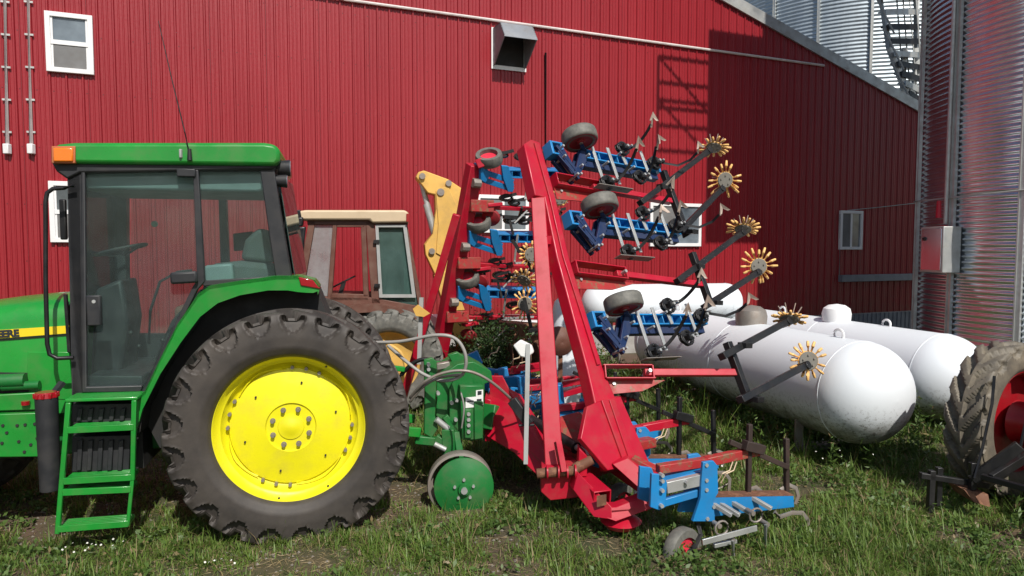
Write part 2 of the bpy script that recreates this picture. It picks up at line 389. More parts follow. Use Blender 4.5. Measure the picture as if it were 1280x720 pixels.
mb = MB(); mb.box(FB, XL, XR, .03, 14, .0, 4.0); mb.prism([FB.p(XL, .03, 4.0), FB.p(XR, .03, 4.0), FB.p(XR, .03, roofz(XR) - .04), FB.p(XP, .03, roofz(XP) - .04), FB.p(XL, .03, roofz(XL) - .04)], FB.v(0, 14, 0))
obj('wall_core', mb, M['siding'], barn)
mb = MB()
for p, q in ((XR + .5, XP), (XP, XL - .5)):
    mb.beam(FB.p(p, 7.1, roofz(p) + .0), FB.p(q, 7.1, roofz(q) + .0), 14.1, .07)
obj('roof', mb, M['graypanel'], barn)
mb = MB(); mb.beam(FB.p(XR + .5, -.06, roofz(XR + .5) + .06), FB.p(XP, -.06, roofz(XP) + .06), .05, .26, up=FB.v(0, 0, 1))
obj('rake_trim', mb, M['galv'], barn)
mb = MB(); mb.box(FB, XL, XR, -.04, .0299, -.3, ZB + .0); obj('foundation', mb, M['concrete'], barn)
# grey wainscot panel at the right end
x0, _ = wl(1003, 400); mb = MB(); xx = x0
mb.box(FB, x0, XR, -.055, -.042, -.1, ZB - .02)
while xx < XR: mb.box(FB, xx, xx + .02, -.075, -.054, -.1, ZB - .02); xx += .16
obj('wainscot', mb, M['graypanel'], barn)
mb = MB(); p0 = wl(1047, 348); p1 = wl(1142, 348); mb.box(FB, p0[0], XR, -.15, -.005, p0[1] - .09, p0[1] + .09); obj('ledge_flashing', mb, M['graypanel'], barn, bevel=.01)
def window(l, tp, r, bt, style='sash', lab=None):
    xa, zt = wl(l, tp, -.06); xb, _ = wl(r, tp, -.06); _, zb_ = wl((l + r) / 2, bt, -.06); fw = .075
    c = [(xa, zb_), (xb, zb_), (xb, zt), (xa, zt)]; ci = [(xa + fw, zb_ + fw), (xb - fw, zb_ + fw), (xb - fw, zt - fw), (xa + fw, zt - fw)]
    mb = MB().ring([FB.p(a, -.075, b) for a, b in c], [FB.p(a, -.075, b) for a, b in ci], FB.v(0, .07, 0))
    fr = obj('window', mb, M['white'], barn, bevel=.006, label=lab)
    g = MB(); zm = (zt + zb_) / 2; xm = (xa + xb) / 2
    g.box(FB, xa + fw, xb - fw, -.036, -.03, zb_ + fw, zt - fw); obj('pane', g, M['win'], fr)
    m = MB()
    if style == 'sash':
        m.box(FB, xa + fw - .002, xb - fw + .002, -.062, -.037, zm - .035, zm + .035); i0 = .03
        m.box(FB, xa + fw, xa + fw + i0, -.05, -.037, zb_ + fw, zt - fw); m.box(FB, xb - fw - i0, xb - fw, -.05, -.037, zb_ + fw, zt - fw)
        s = MB(); s.box(FB, xa + fw + i0, xb - fw - i0, -.048, -.0375, zb_ + fw, zm - .036); obj('screen', s, M['screen'], fr)
    else:
        m.box(FB, xm - .03, xm + .03, -.062, -.037, zb_ + fw, zt - fw)
        s = MB(); s.box(FB, xa + fw, xm - .031, -.048, -.0375, zb_ + fw, zt - fw); obj('screen', s, M['screen'], fr)
    obj('sash', m, M['white'], fr)
window(55, 13, 115, 91); window(60, 226, 122, 303)
window(813, 253, 877, 308, 'slide'); window(596, 243, 661, 291, 'slide'); window(1051, 263, 1079, 312, 'slide')
# vent hood
vh = MB(); x1, z1 = wl(615, 45); x2, _ = wl(655, 45); _, zb1 = wl(635, 84); dpt = .62
vz = lambda u, v, y: FB.t(u, v, y).z
zA, zB, zC = vz(627, 28, -.45), vz(633.5, 44, -.68), vz(619, 81, -.12)
mb = MB().box(FB, x1 - .03, x2 + .03, -.05, -.032, zC - .06, zA + .02); vf = obj('vent_frame', mb, M['white'], barn)
A = [(-.05, zC), (-.05, zA), (-.45, zA), (-.68, zB), (-.12, zC)]; mb = MB()
for xx in (x1, x2 - .02): mb.prism([FB.p(xx, a, b) for a, b in A], FB.v(.02, 0, 0))
for (a, b), (c, d) in (((-.05, zA), (-.45, zA)), ((-.45, zA), (-.68, zB))): mb.prism([FB.p(x1, a, b), FB.p(x1, c, d), FB.p(x1, c, d - .02), FB.p(x1, a, b - .02)], FB.v(x2 - x1, 0, 0))
obj('vent_hood', mb, M['graypanel'], vf); mb = MB().box(FB, x1 + .03, x2 - .03, -.056, -.0505, zC + .02, zA - .04); obj('vent_opening', mb, M['dark'], vf)
def wconduit(name, pts, r, m, clips=0, out=-.05):
    w = [FB.t(a, b, out) for a, b in pts]; mb = MB().tube(w, r, 8); c = obj(name, mb, m, barn)
    if clips:
        k = MB()
        for i in range(clips):
            p = w[0].lerp(w[-1], (i + .5) / clips); k.beam(p - FB.v(.06, -.012, 0), p + FB.v(.06, .012, 0), .02, .03)
        obj('clip', k, M['galv'], c)
    return c
for xs in ((6, 9), (35, 39)):
    c = wconduit('conduit', [(xs[0] - 1, -60), (xs[1], 185)], 0.03, M['conduit'], 6)
    e = FB.t(xs[1], 187, -.06); obj('conduit_box', MB().beam(e + Vector((0, 0, .09)), e - Vector((0, 0, .07)), .09, .09), M['white'], c, bevel=.012)
wconduit('wall_pipe', [(380, -8), (430, -.5), (1030, 82)], .03, M['conduit'], 9)
wconduit('black_pipe', [(682, 66), (683, 420)], .022, M['black'])
wconduit('wiring', [(1049, 345), (1050, 300), (1050, 268), (1060, 263), (1100, 259), (1144, 254)], .012, M['grey'])
# ------------------------------------------------------------------ grain bins
def corrugated(name, c, rad, h0, h1, pitch, amp, seg, m, parent, k=6):
    nz = int((h1 - h0) / pitch * k); z = np.linspace(h0, h1, nz); r = rad + amp * np.sin(2 * pi * z / pitch)
    th = np.linspace(0, 2 * pi, seg, endpoint=False); V = np.stack([c[0] + r[:, None] * np.cos(th), c[1] + r[:, None] * np.sin(th), np.broadcast_to(z[:, None], (nz, seg))], -1).reshape(-1, 3)
    i = np.arange(nz * seg).reshape(nz, seg); j = np.roll(i, -1, 1); Q = np.stack([i[:-1], j[:-1], j[1:], i[1:]], -1).reshape(-1, 4)
    return nparr(name, V, Q, m, parent, inv=root_inv(parent))
def grainbin(c, rad, h, lab, m, stiff, name='grain_bin', pitch=.104, seg=160):
    r = empty(name, (c[0], c[1], 0), lab, 'grain bin')
    corrugated('bin_wall', c, rad, .15, h, pitch, .016, seg, m, r)
    C = Vector((c[0], c[1], 0)); mb = MB().lathe(C, (0, 0, 1), [(rad + .12, h - .05), (rad + .12, h + .02), (.5, h + rad * .5), (.5, h + rad * .5 + .3), (.01, h + rad * .5 + .32)], 48); obj('bin_roof', mb, M['bin2'], r)
    obj('base_ring', MB().lathe(C, (0, 0, 1), [(rad + .3, -.1), (rad + .3, .14), (rad - .2, .15)], 64), M['concrete'], r)
    for a in stiff:
        d = Vector((sin(R(a)), cos(R(a)), 0)); s = Vector((d.y, -d.x, 0)); p = C + d * (rad + .045)
        mb = MB().beam(p + Vector((0, 0, .1)), p + Vector((0, 0, h)), .10, .06, up=d)
        mb.beam(p + d * .035 + s * .03 + Vector((0, 0, .1)), p + d * .035 + s * .03 + Vector((0, 0, h)), .02, .03, up=d)
        b = obj('stiffener', mb, M['galv'], r)
    return r
SC = (11.3, 12.85); SR = 3.2
def facing(px, c, r):
    d = ray(px, 310); dx, dy = d.x, d.y; n = math.hypot(dx, dy); dx /= n; dy /= n
    b = dx * c[0] + dy * c[1]; q = b * b - (c[0] ** 2 + c[1] ** 2 - r * r); t = b - math.sqrt(max(q, 0)); x, y = dx * t - c[0], dy * t - c[1]
    return math.degrees(math.atan2(x, y))
a1, a2, a3 = facing(1149, SC, SR), facing(1192, SC, SR), facing(1277, SC, SR)
silo = grainbin(SC, SR, 16, 'corrugated steel grain bin close at the right edge mirroring the red barn', M['bin'], [a1, a2, a3, a3 - 30, a3 - 60, a3 - 90, a2 + 60, a2 + 90], seg=220)
def onbin(px, py, out=.06, c=SC, r=SR):
    a = R(facing(px, c, r)); d = Vector((sin(a), cos(a), 0)); q = Vector((c[0], c[1], 0)) + d * (r + out); z = P(px, py, q.y).z; return Vector((q.x, q.y, z)), d, Vector((d.y, -d.x, 0))
q, d, s = onbin(1187, 312, .18)
bx = MB().beam(q - Vector((0, 0, .42)), q + Vector((0, 0, .42)), .62, .34, up=d); eb = obj('control_box', bx, M['galv'], silo, bevel=.012)
mb = MB().beam(q + d * .175 - Vector((0, 0, .38)), q + d * .175 + Vector((0, 0, .38)), .54, .016, up=d); obj('door', mb, M['bin'], eb, bevel=.006)
mb = MB().cyl(q + d * .18 + s * .18 + Vector((0, 0, .2)), q + d * .21 + s * .18 + Vector((0, 0, .2)), .035); obj('knob', mb, M['black'], eb)
q1, _, _ = onbin(1190, -40, .13); q2, _, _ = onbin(1189, 280, .13); pp = obj('riser_pipe', MB().cyl(q1, q2, .035), M['galv'], silo)
q3, d3, _ = onbin(1186, 262, .22); obj('red_handle', MB().cyl(q3 - Vector((0, 0, .15)), q3 + Vector((0, 0, .16)), .05, .035), M['red'], silo)
pts = [onbin(x, 252 - (x - 1147) * .11, .09)[0] for x in range(1147, 1290, 6)]; obj('ring_conduit', MB().tube(pts, .016, 6), M['grey'], silo)
# service platform high on the bin; unseen solid box added to shade the barn wall
def shadowsrc(px, py, t): p = FB.t(px, py, 0); return p + sdir * t
pf = MB(); C = [shadowsrc(x, y, 7.4) for x, y in ((884, 268), (960, 275), (1010, 60), (884, 60))]
Z0 = min(c.z for c in C); 
def leftof(px, t, z): p = FB.t(px, 150, 0) + Vector((sdir.x, sdir.y, 0)).normalized() * t; return Vector((p.x, p.y, z))
tt = 4.4
zlow = (FB.t(900, 268, 0) + sdir * (tt / cos(R(SUN_E)))).z
a_, b_ = leftof(884, tt, 0), leftof(985, tt, 0)
bxm = MB().beam((a_ + b_) / 2 + Vector((0, 0, zlow)), (a_ + b_) / 2 + Vector((0, 0, zlow + 3.6)), (b_ - a_).length, 1.3, up=Vector((sdir.x, sdir.y, 0)))
plat = obj('shadow_box', bxm, M['galv'], silo)
a2_ = leftof(822, tt, 0); zr = (FB.t(850, 190, 0) + sdir * (tt / cos(R(SUN_E)))).z; zt = (FB.t(850, 128, 0) + sdir * (tt / cos(R(SUN_E)))).z
mb = MB(); dn = Vector((-sdir.x, -sdir.y, 0)).normalized()
for off in (0, .9):
    A_, B_ = a2_ + dn * off, a_ + dn * off
    for z in (zr, zt, (zr + zt) / 2): mb.beam(A_ + Vector((0, 0, z)), B_ + Vector((0, 0, z)), .05, .05)
    mb.beam(A_ + Vector((0, 0, zr)), A_ + Vector((0, 0, zt)), .05, .05); mb.beam(B_ + Vector((0, 0, zr)), A_ + Vector((0, 0, zt)), .04, .04)
obj('platform_rail', mb, M['galv'], plat)
BC = (13.7, 28.5); BR = 5.4
grainbin(BC, BR, 17, 'pale corrugated grain bin standing behind the barn roof slope', M['bin2'], [facing(x, BC, BR) for x in (962, 1016, 1081, 1136)] + list(range(0, 160, 20)), pitch=.13)
BC2 = (7.5, 36.5); grainbin(BC2, 5.0, 17, 'farther grain bin half hidden behind the other bin and the roof edge', M['bin2'], [facing(x, BC2, 5) for x in (860, 905, 940)], pitch=.13)
# stair between the bins
st = empty('bin_stairs', P(1125, 300, 20.5) - Vector((0, 0, P(1125, 300, 20.5).z)), 'dark steel stairs climbing between two grain bins above the barn roof', 'stairs')
L = [P(1093, -40, 20.2), P(1112, 60, 20.2), P(1137, 128, 20.2)]; Rr = [P(1143, -40, 20.9), P(1146, 60, 20.9), P(1160, 148, 20.9)]
for A_ in (L, Rr):
    obj('stringer', MB().tube(A_, .05, 4, flat=(.03, .11)), M['galv'], st)
for k in range(12):
    u = k / 11; f = lambda A_: A_[0].lerp(A_[1], min(1, u * 2)) if u < .5 else A_[1].lerp(A_[2], u * 2 - 1)
    a, b = f(L), f(Rr); m = MB().beam(a, b, .30, .05); 
    for h in (.03,): m.beam(a - Vector((0, .16, .06)), b - Vector((0, .16, .06)), .03, .16)
    obj('tread', m, M['black'] if k % 3 else M['galv'], st)
h = MB()
for k in (0, 1, 2, 3): 
    h.beam(P(1092 + k * 12, -10 + 45 * k, 20), P(1118 + k * 12, 42 + 45 * k, 20), .04, .04); h.beam(P(1118 + k * 8, -40, 20.6), P(1130 + k * 8, 120, 20.6), .03, .03)
obj('handrail', h, M['grey'], st)
for (u, v) in ((1130, 20.6),):
    b = P(u, 60, v); obj('support_post', MB().beam(Vector((b.x, b.y, -.1)), b, .12, .12), M['galv'], st)
# ------------------------------------------------------------------ tyres and wheels
def tyre(name, c, axis, Rr, rr, wd, m, parent, lugs=20, depth=.05, side=.12, seg=24, skew=.9, lw=.36, pk=.33, wide=.25):
    # envelope polyline bead -> bead
    h = wd / 2
    half = [(rr, .34 * wd), (rr + .02, .42 * wd), (rr + (Rr - rr) * .22, .49 * wd), (rr + (Rr - rr) * .45, .50 * wd), (rr + (Rr - rr) * .68, .485 * wd), (Rr - side * .55, .475 * wd), (Rr - .055, .455 * wd), (Rr - .022, .43 * wd), (Rr - .012, .38 * wd), (Rr - .004, .2 * wd), (Rr, 0)]
    pl = np.array(half + [(a, -b) for a, b in half[-2::-1]]); ds = np.r_[0, np.cumsum(np.hypot(*np.diff(pl, axis=0).T))]
    K = 64; s = np.linspace(0, ds[-1], K); pr = np.interp(s, ds, pl[:, 0]); pa = np.interp(s, ds, pl[:, 1])
    ns = lugs * seg; th = np.arange(ns) / ns * 2 * pi; TH, PR = np.meshgrid(th, pr, indexing='ij'); _, PA = np.meshgrid(th, pa, indexing='ij')
    q = np.clip(np.abs(PA) / (.43 * wd), 0, 1); sg = np.where(PA >= 0, 0, .5)
    fr = (TH * lugs / (2 * pi) + sg + q * skew) % 1.0
    d = np.abs(((fr - .5 + .5) % 1.0) - .5); d = np.abs(fr - .5)        # distance from pocket centre (frac)
    tread = (PR > Rr - .04)
    hwt = np.where(q > .12, .5 - lw * .5 * (1 + wide * np.clip((q - .62) / .2, 0, 1)), .0)
    dr = np.clip((Rr - .03 - PR) / side, 0, 1); hws = pk * np.sqrt(np.clip(1 - dr ** 2.4, 0, 1))
    hw = np.where(tread, hwt, np.minimum(hws, .40)); pocket = np.clip((hw - d) / .045, 0, 1) * np.where(hw > .02, 1, 0)
    dd = depth * np.where(tread, 1.0, .80 * (1 - dr * .35)) * pocket
    ridge = np.where(~tread, .006 * np.exp(-((d - hw - .02) / .03) ** 2) * (dr < .98) * (dr > 0), 0)
    inward = np.clip((PR - (Rr - .06)) / .05, 0, 1)                       # 1 tread: radial, 0 side: axial
    PRn = PR - dd * np.maximum(inward, .25) ; PAn = PA - np.sign(PA) * (dd * (1 - inward) - ridge)
    a, b = perp(Vector(axis)); a, b, c, x = map(np.array, (a, b, Vector(c), Vector(axis).normalized()))
    V = c + (np.cos(TH) * PRn)[..., None] * a + (np.sin(TH) * PRn)[..., None] * b + PAn[..., None] * x
    V = V.reshape(-1, 3); i = np.arange(ns * K).reshape(ns, K); j = np.roll(i, -1, 0)
    Q = np.stack([i[:, :-1], j[:, :-1], j[:, 1:], i[:, 1:]], -1).reshape(-1, 4)
    o = nparr(name, V, Q, m, parent, inv=root_inv(parent)); o.data.set_sharp_from_angle(angle=R(60)); return o
def yrim(F, c, wd, parent, rr, m, out=-1, bolts=True, y0=0.05):
    # out: -1 outward is towards local -y
    ax = F.v(0, -out, 0); C = F.p(c[0], c[1], c[2]) - ax * (wd / 2)          # outer face plane of the tyre
    pr = [(rr + .035, y0 + .0), (rr + .04, y0 + .012), (rr + .025, y0 + .03), (rr - .005, y0 + .035), (rr - .03, y0 + .09), (rr - .055, y0 + .10), (rr - .07, y0 + .15), (rr - .11, y0 + .175), (rr - .115, y0 + .150), (rr - .16, y0 + .135), (.30, y0 + .115), (.20, y0 + .10), (.19, y0 + .115), (.105, y0 + .115), (.10, y0 + .105), (.06, y0 + .10), (.04, y0 + .09), (.001, y0 + .088)]
    r = obj('rim', MB().lathe(C, ax, pr, 96), m, parent, smooth=50)
    inn = [(rr + .03, wd - .05), (rr - .01, wd - .09), (rr - .05, wd * .5), (rr - .06, y0 + .14)]
    obj('rim_barrel', MB().lathe(C, ax, inn, 64), m, r)
    if bolts:
        b = MB(); a1, b1 = F.v(1, 0, 0), F.v(0, 0, 1)
        for k in range(8): t = 2 * pi * (k + .5) / 8; q = C + (a1 * cos(t) + b1 * sin(t)) * .152 + ax * (y0 + .075); b.cyl(q, q + ax * .045, .0155, seg=6); b.cyl(q + ax * .035, q + ax * .04, .022, seg=12)
        for q0 in (75, 165, 255, 345):
            for dq in (-13, 0, 13): t = R(q0 + dq); q = C + (a1 * cos(t) + b1 * sin(t)) * (rr - .105) + ax * (y0 + .115); b.cyl(q, q + ax * .04, .015, seg=6)
        obj('bolt', b, M['steel'], r)
        hbb = MB()
        for k in range(6): t = 2 * pi * (k + .27) / 6; q = C + (a1 * cos(t) + b1 * sin(t)) * .37 + ax * (y0 + .108); hbb.cyl(q, q + ax * .02, .008, seg=8)
        for t in (-100, -60, 60): q = C + (a1 * cos(R(t)) + b1 * sin(R(t))) * (rr - .02) + ax * (y0 + .045); hbb.cyl(q, q + ax * .01, .008, seg=8)
        obj('hole', hbb, M['dark'], r)
        lp = MB()
        for q0 in (30, 120, 210, 300):
            pts = [C + (a1 * cos(R(q0 + dq)) + b1 * sin(R(q0 + dq))) * (rr - .085 - abs(dq) * .0012) + ax * (y0 + .135) for dq in range(-26, 27, 4)]
            lp.tube(pts, .005, 4)
        obj('rim_seam', lp, m, r)
    return r
# ------------------------------------------------------------------ green tractor
o = P(362, 540, 5.33); TA = 14; T = frame(Vector((o.x, o.y, 0)), TA); WZ = o.z
tr = empty('tractor', T.m, 'large green tractor with yellow wheels and glass cab parked in front of the barn', 'tractor')
WW = .48; RR = .96
def wheel(F, x, y, z, Rr, rr, wd, parent, m, tm, out=-1, **kw):
    w = tyre('rear_wheel', F.p(x, y + wd / 2, z), F.v(0, 1, 0), Rr, rr, wd, tm, parent, **kw)
    yrim(F, (x, y + wd / 2, z), wd, w, rr, m, out); return w
wheel(T, 0, 0, WZ, RR, .59, WW, tr, M['yellow'], M['tyre'], lugs=21, side=.135, wide=.65, pk=.37, depth=.075)
wheel(T, 0, 1.62, WZ, RR, .59, WW, tr, M['yellow'], M['tyre'], out=1, lugs=21, side=.135, wide=.65, pk=.37, depth=.075)
tt2 = lambda pts, y: [T.t(a, b, y) for a, b in pts]
YC = 1.05; y0, y1 = .42, 1.68
obj('rear_axle', MB().cyl(T.p(0, .35, WZ), T.p(0, 1.75, WZ), .13).beam(T.p(-.9, YC, WZ + .02), T.p(.45, YC, WZ + .02), .55, .6).beam(T.p(-3.4, YC, .82), T.p(-.8, YC, .82), .42, .42), M['dgreen'], tr, bevel=.02)
# front axle and wheels (outside the picture on the left)
obj('front_axle', MB().beam(T.p(-3.1, .35, .68), T.p(-3.1, 1.75, .68), .2, .2), M['dgreen'], tr)
for yy in (.05, 1.65):
    w = tyre('front_wheel', T.p(-3.1, yy + .2, .68), T.v(0, 1, 0), .68, .40, .38, M['tyre'], tr, lugs=18, depth=.04, seg=12); obj('rim', MB().lathe(T.p(-3.1, yy + .02, .68), T.v(0, 1, 0), [(.42, .0), (.38, .04), (.34, .12), (.1, .1), (.001, .08)], 40), M['yellow'], w)
# roof
rf = tt2([(63, 204), (63, 186), (72, 180), (92, 178), (330, 178), (343, 180), (350, 187), (350, 200), (345, 207)], .36)
roof = obj('roof', MB().prism(rf, T.v(0, 1.40, 0)), M['tgreen'], tr, bevel=.045, smooth=50)
ru = tt2([(64, 203), (70, 214), (84, 224), (100, 216), (340, 212), (346, 206)], .40)
obj('roof_underside', MB().prism(ru, T.v(0, 1.32, 0)), M['plastic'], roof, bevel=.015)
am = tt2([(66, 184.5), (91, 184.5), (91, 202), (66, 202)], .335); obj('marker_light', MB().prism(am, T.v(0, .12, 0)), M['amber'], roof, bevel=.01)
am = tt2([(64, 182.5), (94, 182.5), (94, 204), (64, 204)], .348); obj('light_surround', MB().prism(am, T.v(0, .1, 0)), M['orange'], roof, bevel=.006)
for (u, v, r_) in ((355, 210, .07), (351, 226, .06)):
    q = T.t(u, v, .5); l = obj('work_light', MB().cyl(q - T.v(.05, 0, 0), q + T.v(.05, 0, 0), r_ * .8, r_, 14).beam(q - T.v(.12, 0, -.02), q, .04, .04), M['plastic'], roof); obj('lens', MB().cyl(q + T.v(.045, 0, 0), q + T.v(.056, 0, 0), r_ * .85, seg=14), M['win'], l)
q = T.t(226, 192, .352); obj('roof_clip', MB().beam(q - Vector((0, 0, .035)), q + Vector((0, 0, .035)), .03, .02), M['grey'], roof, bevel=.006)
q = T.t(237, 194, .345); obj('aerial', MB().cyl(q - Vector((0, 0, .04)), q + Vector((0, 0, .05)), .02, .014).tube([q, T.t(231, 165, .34), T.t(215, 100, .34), T.t(198, 26, .34)], lambda u: .006 - .003 * u, 6), M['black'], roof)
# cab frame
def post(name, pts, y, th, m, parent=None, bev=.008): return obj(name, MB().prism(tt2(pts, y), T.v(0, th, 0)), m, parent or tr, bevel=bev)
cab = post('cab_frame', [(84, 214), (101, 214), (104, 489), (182, 489), (180, 498), (90, 499), (88, 400), (85, 300)], y0, .10, M['plastic'])
post('rear_post', [(325, 212), (343, 212), (350, 260), (365, 347), (345, 350), (336, 290)], y0, .10, M['plastic'], cab)
post('door_frame', [(241, 212), (248, 212), (256, 352), (247, 362), (183, 492), (176, 490), (241, 358), (246, 350)], y0 - .02, .05, M['plastic'], cab)
post('header', [(84, 206), (346, 206), (344, 214), (84, 214)], y0, .08, M['plastic'], cab)
post('door_frame', [(101, 213), (106, 213), (108, 484), (178, 482), (176, 490), (102, 491)], y0 - .015, .04, M['plastic'], cab)
post('side_frame', [(248, 212), (326, 212), (345, 349), (254, 358), (248, 352)][0:0] or [(252, 351), (344, 345), (346, 351), (254, 358)], y0 - .01, .04, M['plastic'], cab)
obj('far_frame', MB().prism(tt2([(84, 214), (101, 214), (104, 498), (90, 499)], y0), T.v(0, .06, 0)).prism([p + T.v(0, y1 - y0 - .1, 0) for p in tt2([(84, 206), (101, 214), (104, 498), (90, 499)], y0)], T.v(0, .1, 0)).prism([p + T.v(0, y1 - y0 - .1, 0) for p in tt2([(241, 212), (252, 212), (258, 352), (246, 355)], y0)], T.v(0, .1, 0)).prism([p + T.v(0, y1 - y0 - .1, 0) for p in tt2([(325, 212), (343, 212), (364, 347), (345, 350)], y0)], T.v(0, .1, 0)).prism([p + T.v(0, y1 - y0 - .08, 0) for p in tt2([(84, 206), (346, 206), (344, 220), (84, 222)], y0)], T.v(0, .08, 0)).prism([p + T.v(0, y1 - y0 - .08, 0) for p in tt2([(104, 440), (180, 440), (180, 499), (90, 499)], y0)], T.v(0, .08, 0)), M['plastic'], cab)
obj('headliner', MB().prism(tt2([(100, 211), (338, 209), (338, 236), (322, 240), (100, 236)], .5), T.v(0, 1.1, 0)), paint('headliner_grey', (.16, .20, .20), .8, .1), cab, bevel=.02)
obj('cab_floor', MB().prism(tt2([(92, 478), (180, 478), (232, 400), (350, 360), (350, 352), (345, 376), (190, 500), (92, 500)], .5)[0:0] or tt2([(95, 484), (182, 484), (182, 497), (95, 497)], .5), T.v(0, 1.1, 0)), M['dark'], cab)
g = lambda pts, y, par=None, m='glass': obj('window_glass', MB().prism(tt2(pts, y), T.v(0, .006, 0)), M[m], par or cab, smooth=0)
DO = [(105, 213), (242, 213), (247, 350), (241, 360), (179, 484), (107, 484)]; SI = [(249, 213), (326, 213), (345, 347), (255, 354)]
g(DO, y0 + .015); g(SI, y0 + .015); 
obj('far_glass', MB().prism([p + T.v(0, y1 - y0 - .03, 0) for p in tt2(DO, y0)], T.v(0, .006, 0)).prism([p + T.v(0, y1 - y0 - .03, 0) for p in tt2(SI, y0)], T.v(0, .006, 0)), M['glass'], cab, smooth=0)
a, b, c, d = T.t(343, 214, y0), T.t(364, 346, y0), T.t(364, 346, y0) + T.v(.06, 1.26, 0), T.t(343, 214, y0) + T.v(.06, 1.26, 0)
obj('rear_glass', MB().prism([a + T.v(.02, .1, 0), b + T.v(.02, .1, 0), c, d], T.v(.006, 0, 0)), M['glass2'], cab, smooth=0)
a, b = T.t(84, 220, y0), T.t(89, 372, y0); obj('windshield', MB().prism([a + T.v(.01, .1, 0), b + T.v(.01, .1, 0), b + T.v(0, 1.2, 0), a + T.v(0, 1.2, 0)], T.v(.006, 0, 0)), M['glass'], cab, smooth=0)
# door hardware
q = [T.t(*p, .37) for p in ((213, 348), (247, 346))]; obj('door_pull', MB().beam(q[0], q[1], .05, .095), M['plastic'], cab, bevel=.018)
q = T.t(233, 216, .40); obj('door_catch', MB().beam(q - T.v(.07, 0, 0), q + T.v(.07, 0, 0), .04, .065), M['plastic'], cab, bevel=.008)
q = T.t(118, 388, .40); lk = obj('door_lock', MB().beam(q - Vector((0, 0, .12)), q + Vector((0, 0, .12)), .10, .05, up=T.v(0, 1, 0)), M['plastic'], cab, bevel=.01); q = T.t(117, 377, .37); obj('key_barrel', MB().cyl(q, q + T.v(0, .03, 0), .014), M['galv'], lk)
obj('grab_rail', MB().tube([T.t(*p, .36) for p in ((93, 232), (80, 235), (66, 236), (59, 241), (57, 252), (57, 350), (59, 430), (62, 443), (72, 448), (92, 447))], .016, 10), M['black'], tr, smooth=60)
q = T.t(79, 265, .55); mr = obj('mirror', MB().beam(q + Vector((0, 0, .10)), q - Vector((0, 0, .22)), .03, .05), M['black'], tr, bevel=.01)
# interior
ste = MB(); q = T.t(152, 312, 1.02); tl = T.v(-.25, 0, 1).normalized(); e1 = T.v(0, 1, 0); e2 = e1.cross(tl)
pts = [q + e1 * (.2 * cos(2 * pi * k / 32)) + e2 * (.2 * sin(2 * pi * k / 32)) for k in range(32)]; ste.tube(pts, .014, 8, True)
for k in range(3): ste.beam(q - tl * .06, q + e1 * (.19 * cos(2 * pi * k / 3 + .5)) + e2 * (.19 * sin(2 * pi * k / 3 + .5)), .025, .012)
ste.beam(q - tl * .05, q - tl * .55 - T.v(.12, 0, 0), .07, .07); obj('steering_wheel', ste, M['plastic'], cab, bevel=0)
cn = MB().prism(tt2([(118, 362), (152, 348), (160, 400), (150, 478), (112, 480)], .8), T.v(0, .45, 0)); obj('dashboard', cn, M['plastic'], cab, bevel=.03)
sb = MB().prism(tt2([(262, 330), (300, 326), (340, 330), (346, 350), (330, 392), (250, 402), (246, 380)], .75), T.v(0, .55, 0)); se = obj('seat', sb, M['seat'], cab, bevel=.05)
obj('backrest', MB().prism(tt2([(300, 325), (306, 300), (322, 285), (334, 287), (340, 330)], .78), T.v(0, .5, 0)), M['seat'], se, bevel=.05)
obj('armrest_console', MB().prism(tt2([(255, 332), (290, 329), (293, 356), (256, 360)], .62), T.v(0, .14, 0)), paint('console_grey', (.20, .24, .25), .6, .1), se, bevel=.02)
obj('monitor', MB().prism(tt2([(291, 292), (316, 289), (316, 312), (292, 314)], 1.35), T.v(0, .06, 0)), M['black'], cab, bevel=.01)
obj('far_fender', MB().prism(tt2([(182, 470), (215, 400), (250, 362), (345, 350), (350, 420), (200, 480)], 1.25), T.v(0, .4, 0)), M['plastic'], cab)
obj('lever', MB().tube([T.t(186, 430, .8), T.t(188, 388, .8), T.t(200, 352, .8), T.t(222, 340, .8), T.t(240, 338, .8)], .012, 8), M['plastic'], cab)
for (u, v, l_) in ((200, 452, 34), (212, 446, 30), (160, 440, 30), (170, 452, 24)):
    q = T.t(u, v, .85); obj('control_lever', MB().tube([q, q + Vector((.03, 0, l_ * .0055))], .010, 6).ball(q + Vector((.03, 0, l_ * .0055)), .022), M['black'], cab)
obj('floor_mat', MB().prism(tt2([(108, 470), (178, 470), (178, 484), (108, 484)], .5), T.v(0, 1.0, 0)), M['plastic'], cab, bevel=.01)
q = T.t(193, 280, 1.66); obj('gauge_disc', MB().cyl(q, q + T.v(0, .01, 0), .03, seg=20), M['label'], cab)
# fender
outer = [(166, 500), (181, 489), (198, 453), (222, 405), (248, 367), (262, 357), (300, 351), (345, 345), (372, 345), (393, 350), (399, 358), (397, 364)]
inner = [(168, 548), (178, 512), (200, 468), (226, 428), (250, 396), (272, 379), (300, 369), (335, 363), (360, 363), (372, 365), (385, 366), (392, 366)]
fo, fi = tt2(outer, .30), tt2(inner, .30); mb = MB()
for k in range(len(fo) - 1): mb.prism([fo[k], fo[k + 1], fi[k + 1], fi[k]], T.v(0, .045, 0))
fen = obj('fender', mb, M['tgreen'], tr, smooth=50)
mb = MB(); wdt = .42
for k in range(len(fo) - 1):
    n = T.v(0, wdt, 0); mb.prism([fo[k] + T.v(0, .0, 0), fo[k + 1], fo[k + 1] - Vector((0, 0, .03)), fo[k] - Vector((0, 0, .03))], n)
obj('fender_top', mb, M['tgreen'], fen, smooth=50)
mb = MB()
for k in range(len(fi) - 1): mb.prism([fi[k] + T.v(0, .05, 0), fi[k + 1] + T.v(0, .05, 0), fi[k + 1] + T.v(.0, .05, .05), fi[k] + T.v(.03, .05, .04)], T.v(0, .5, 0))
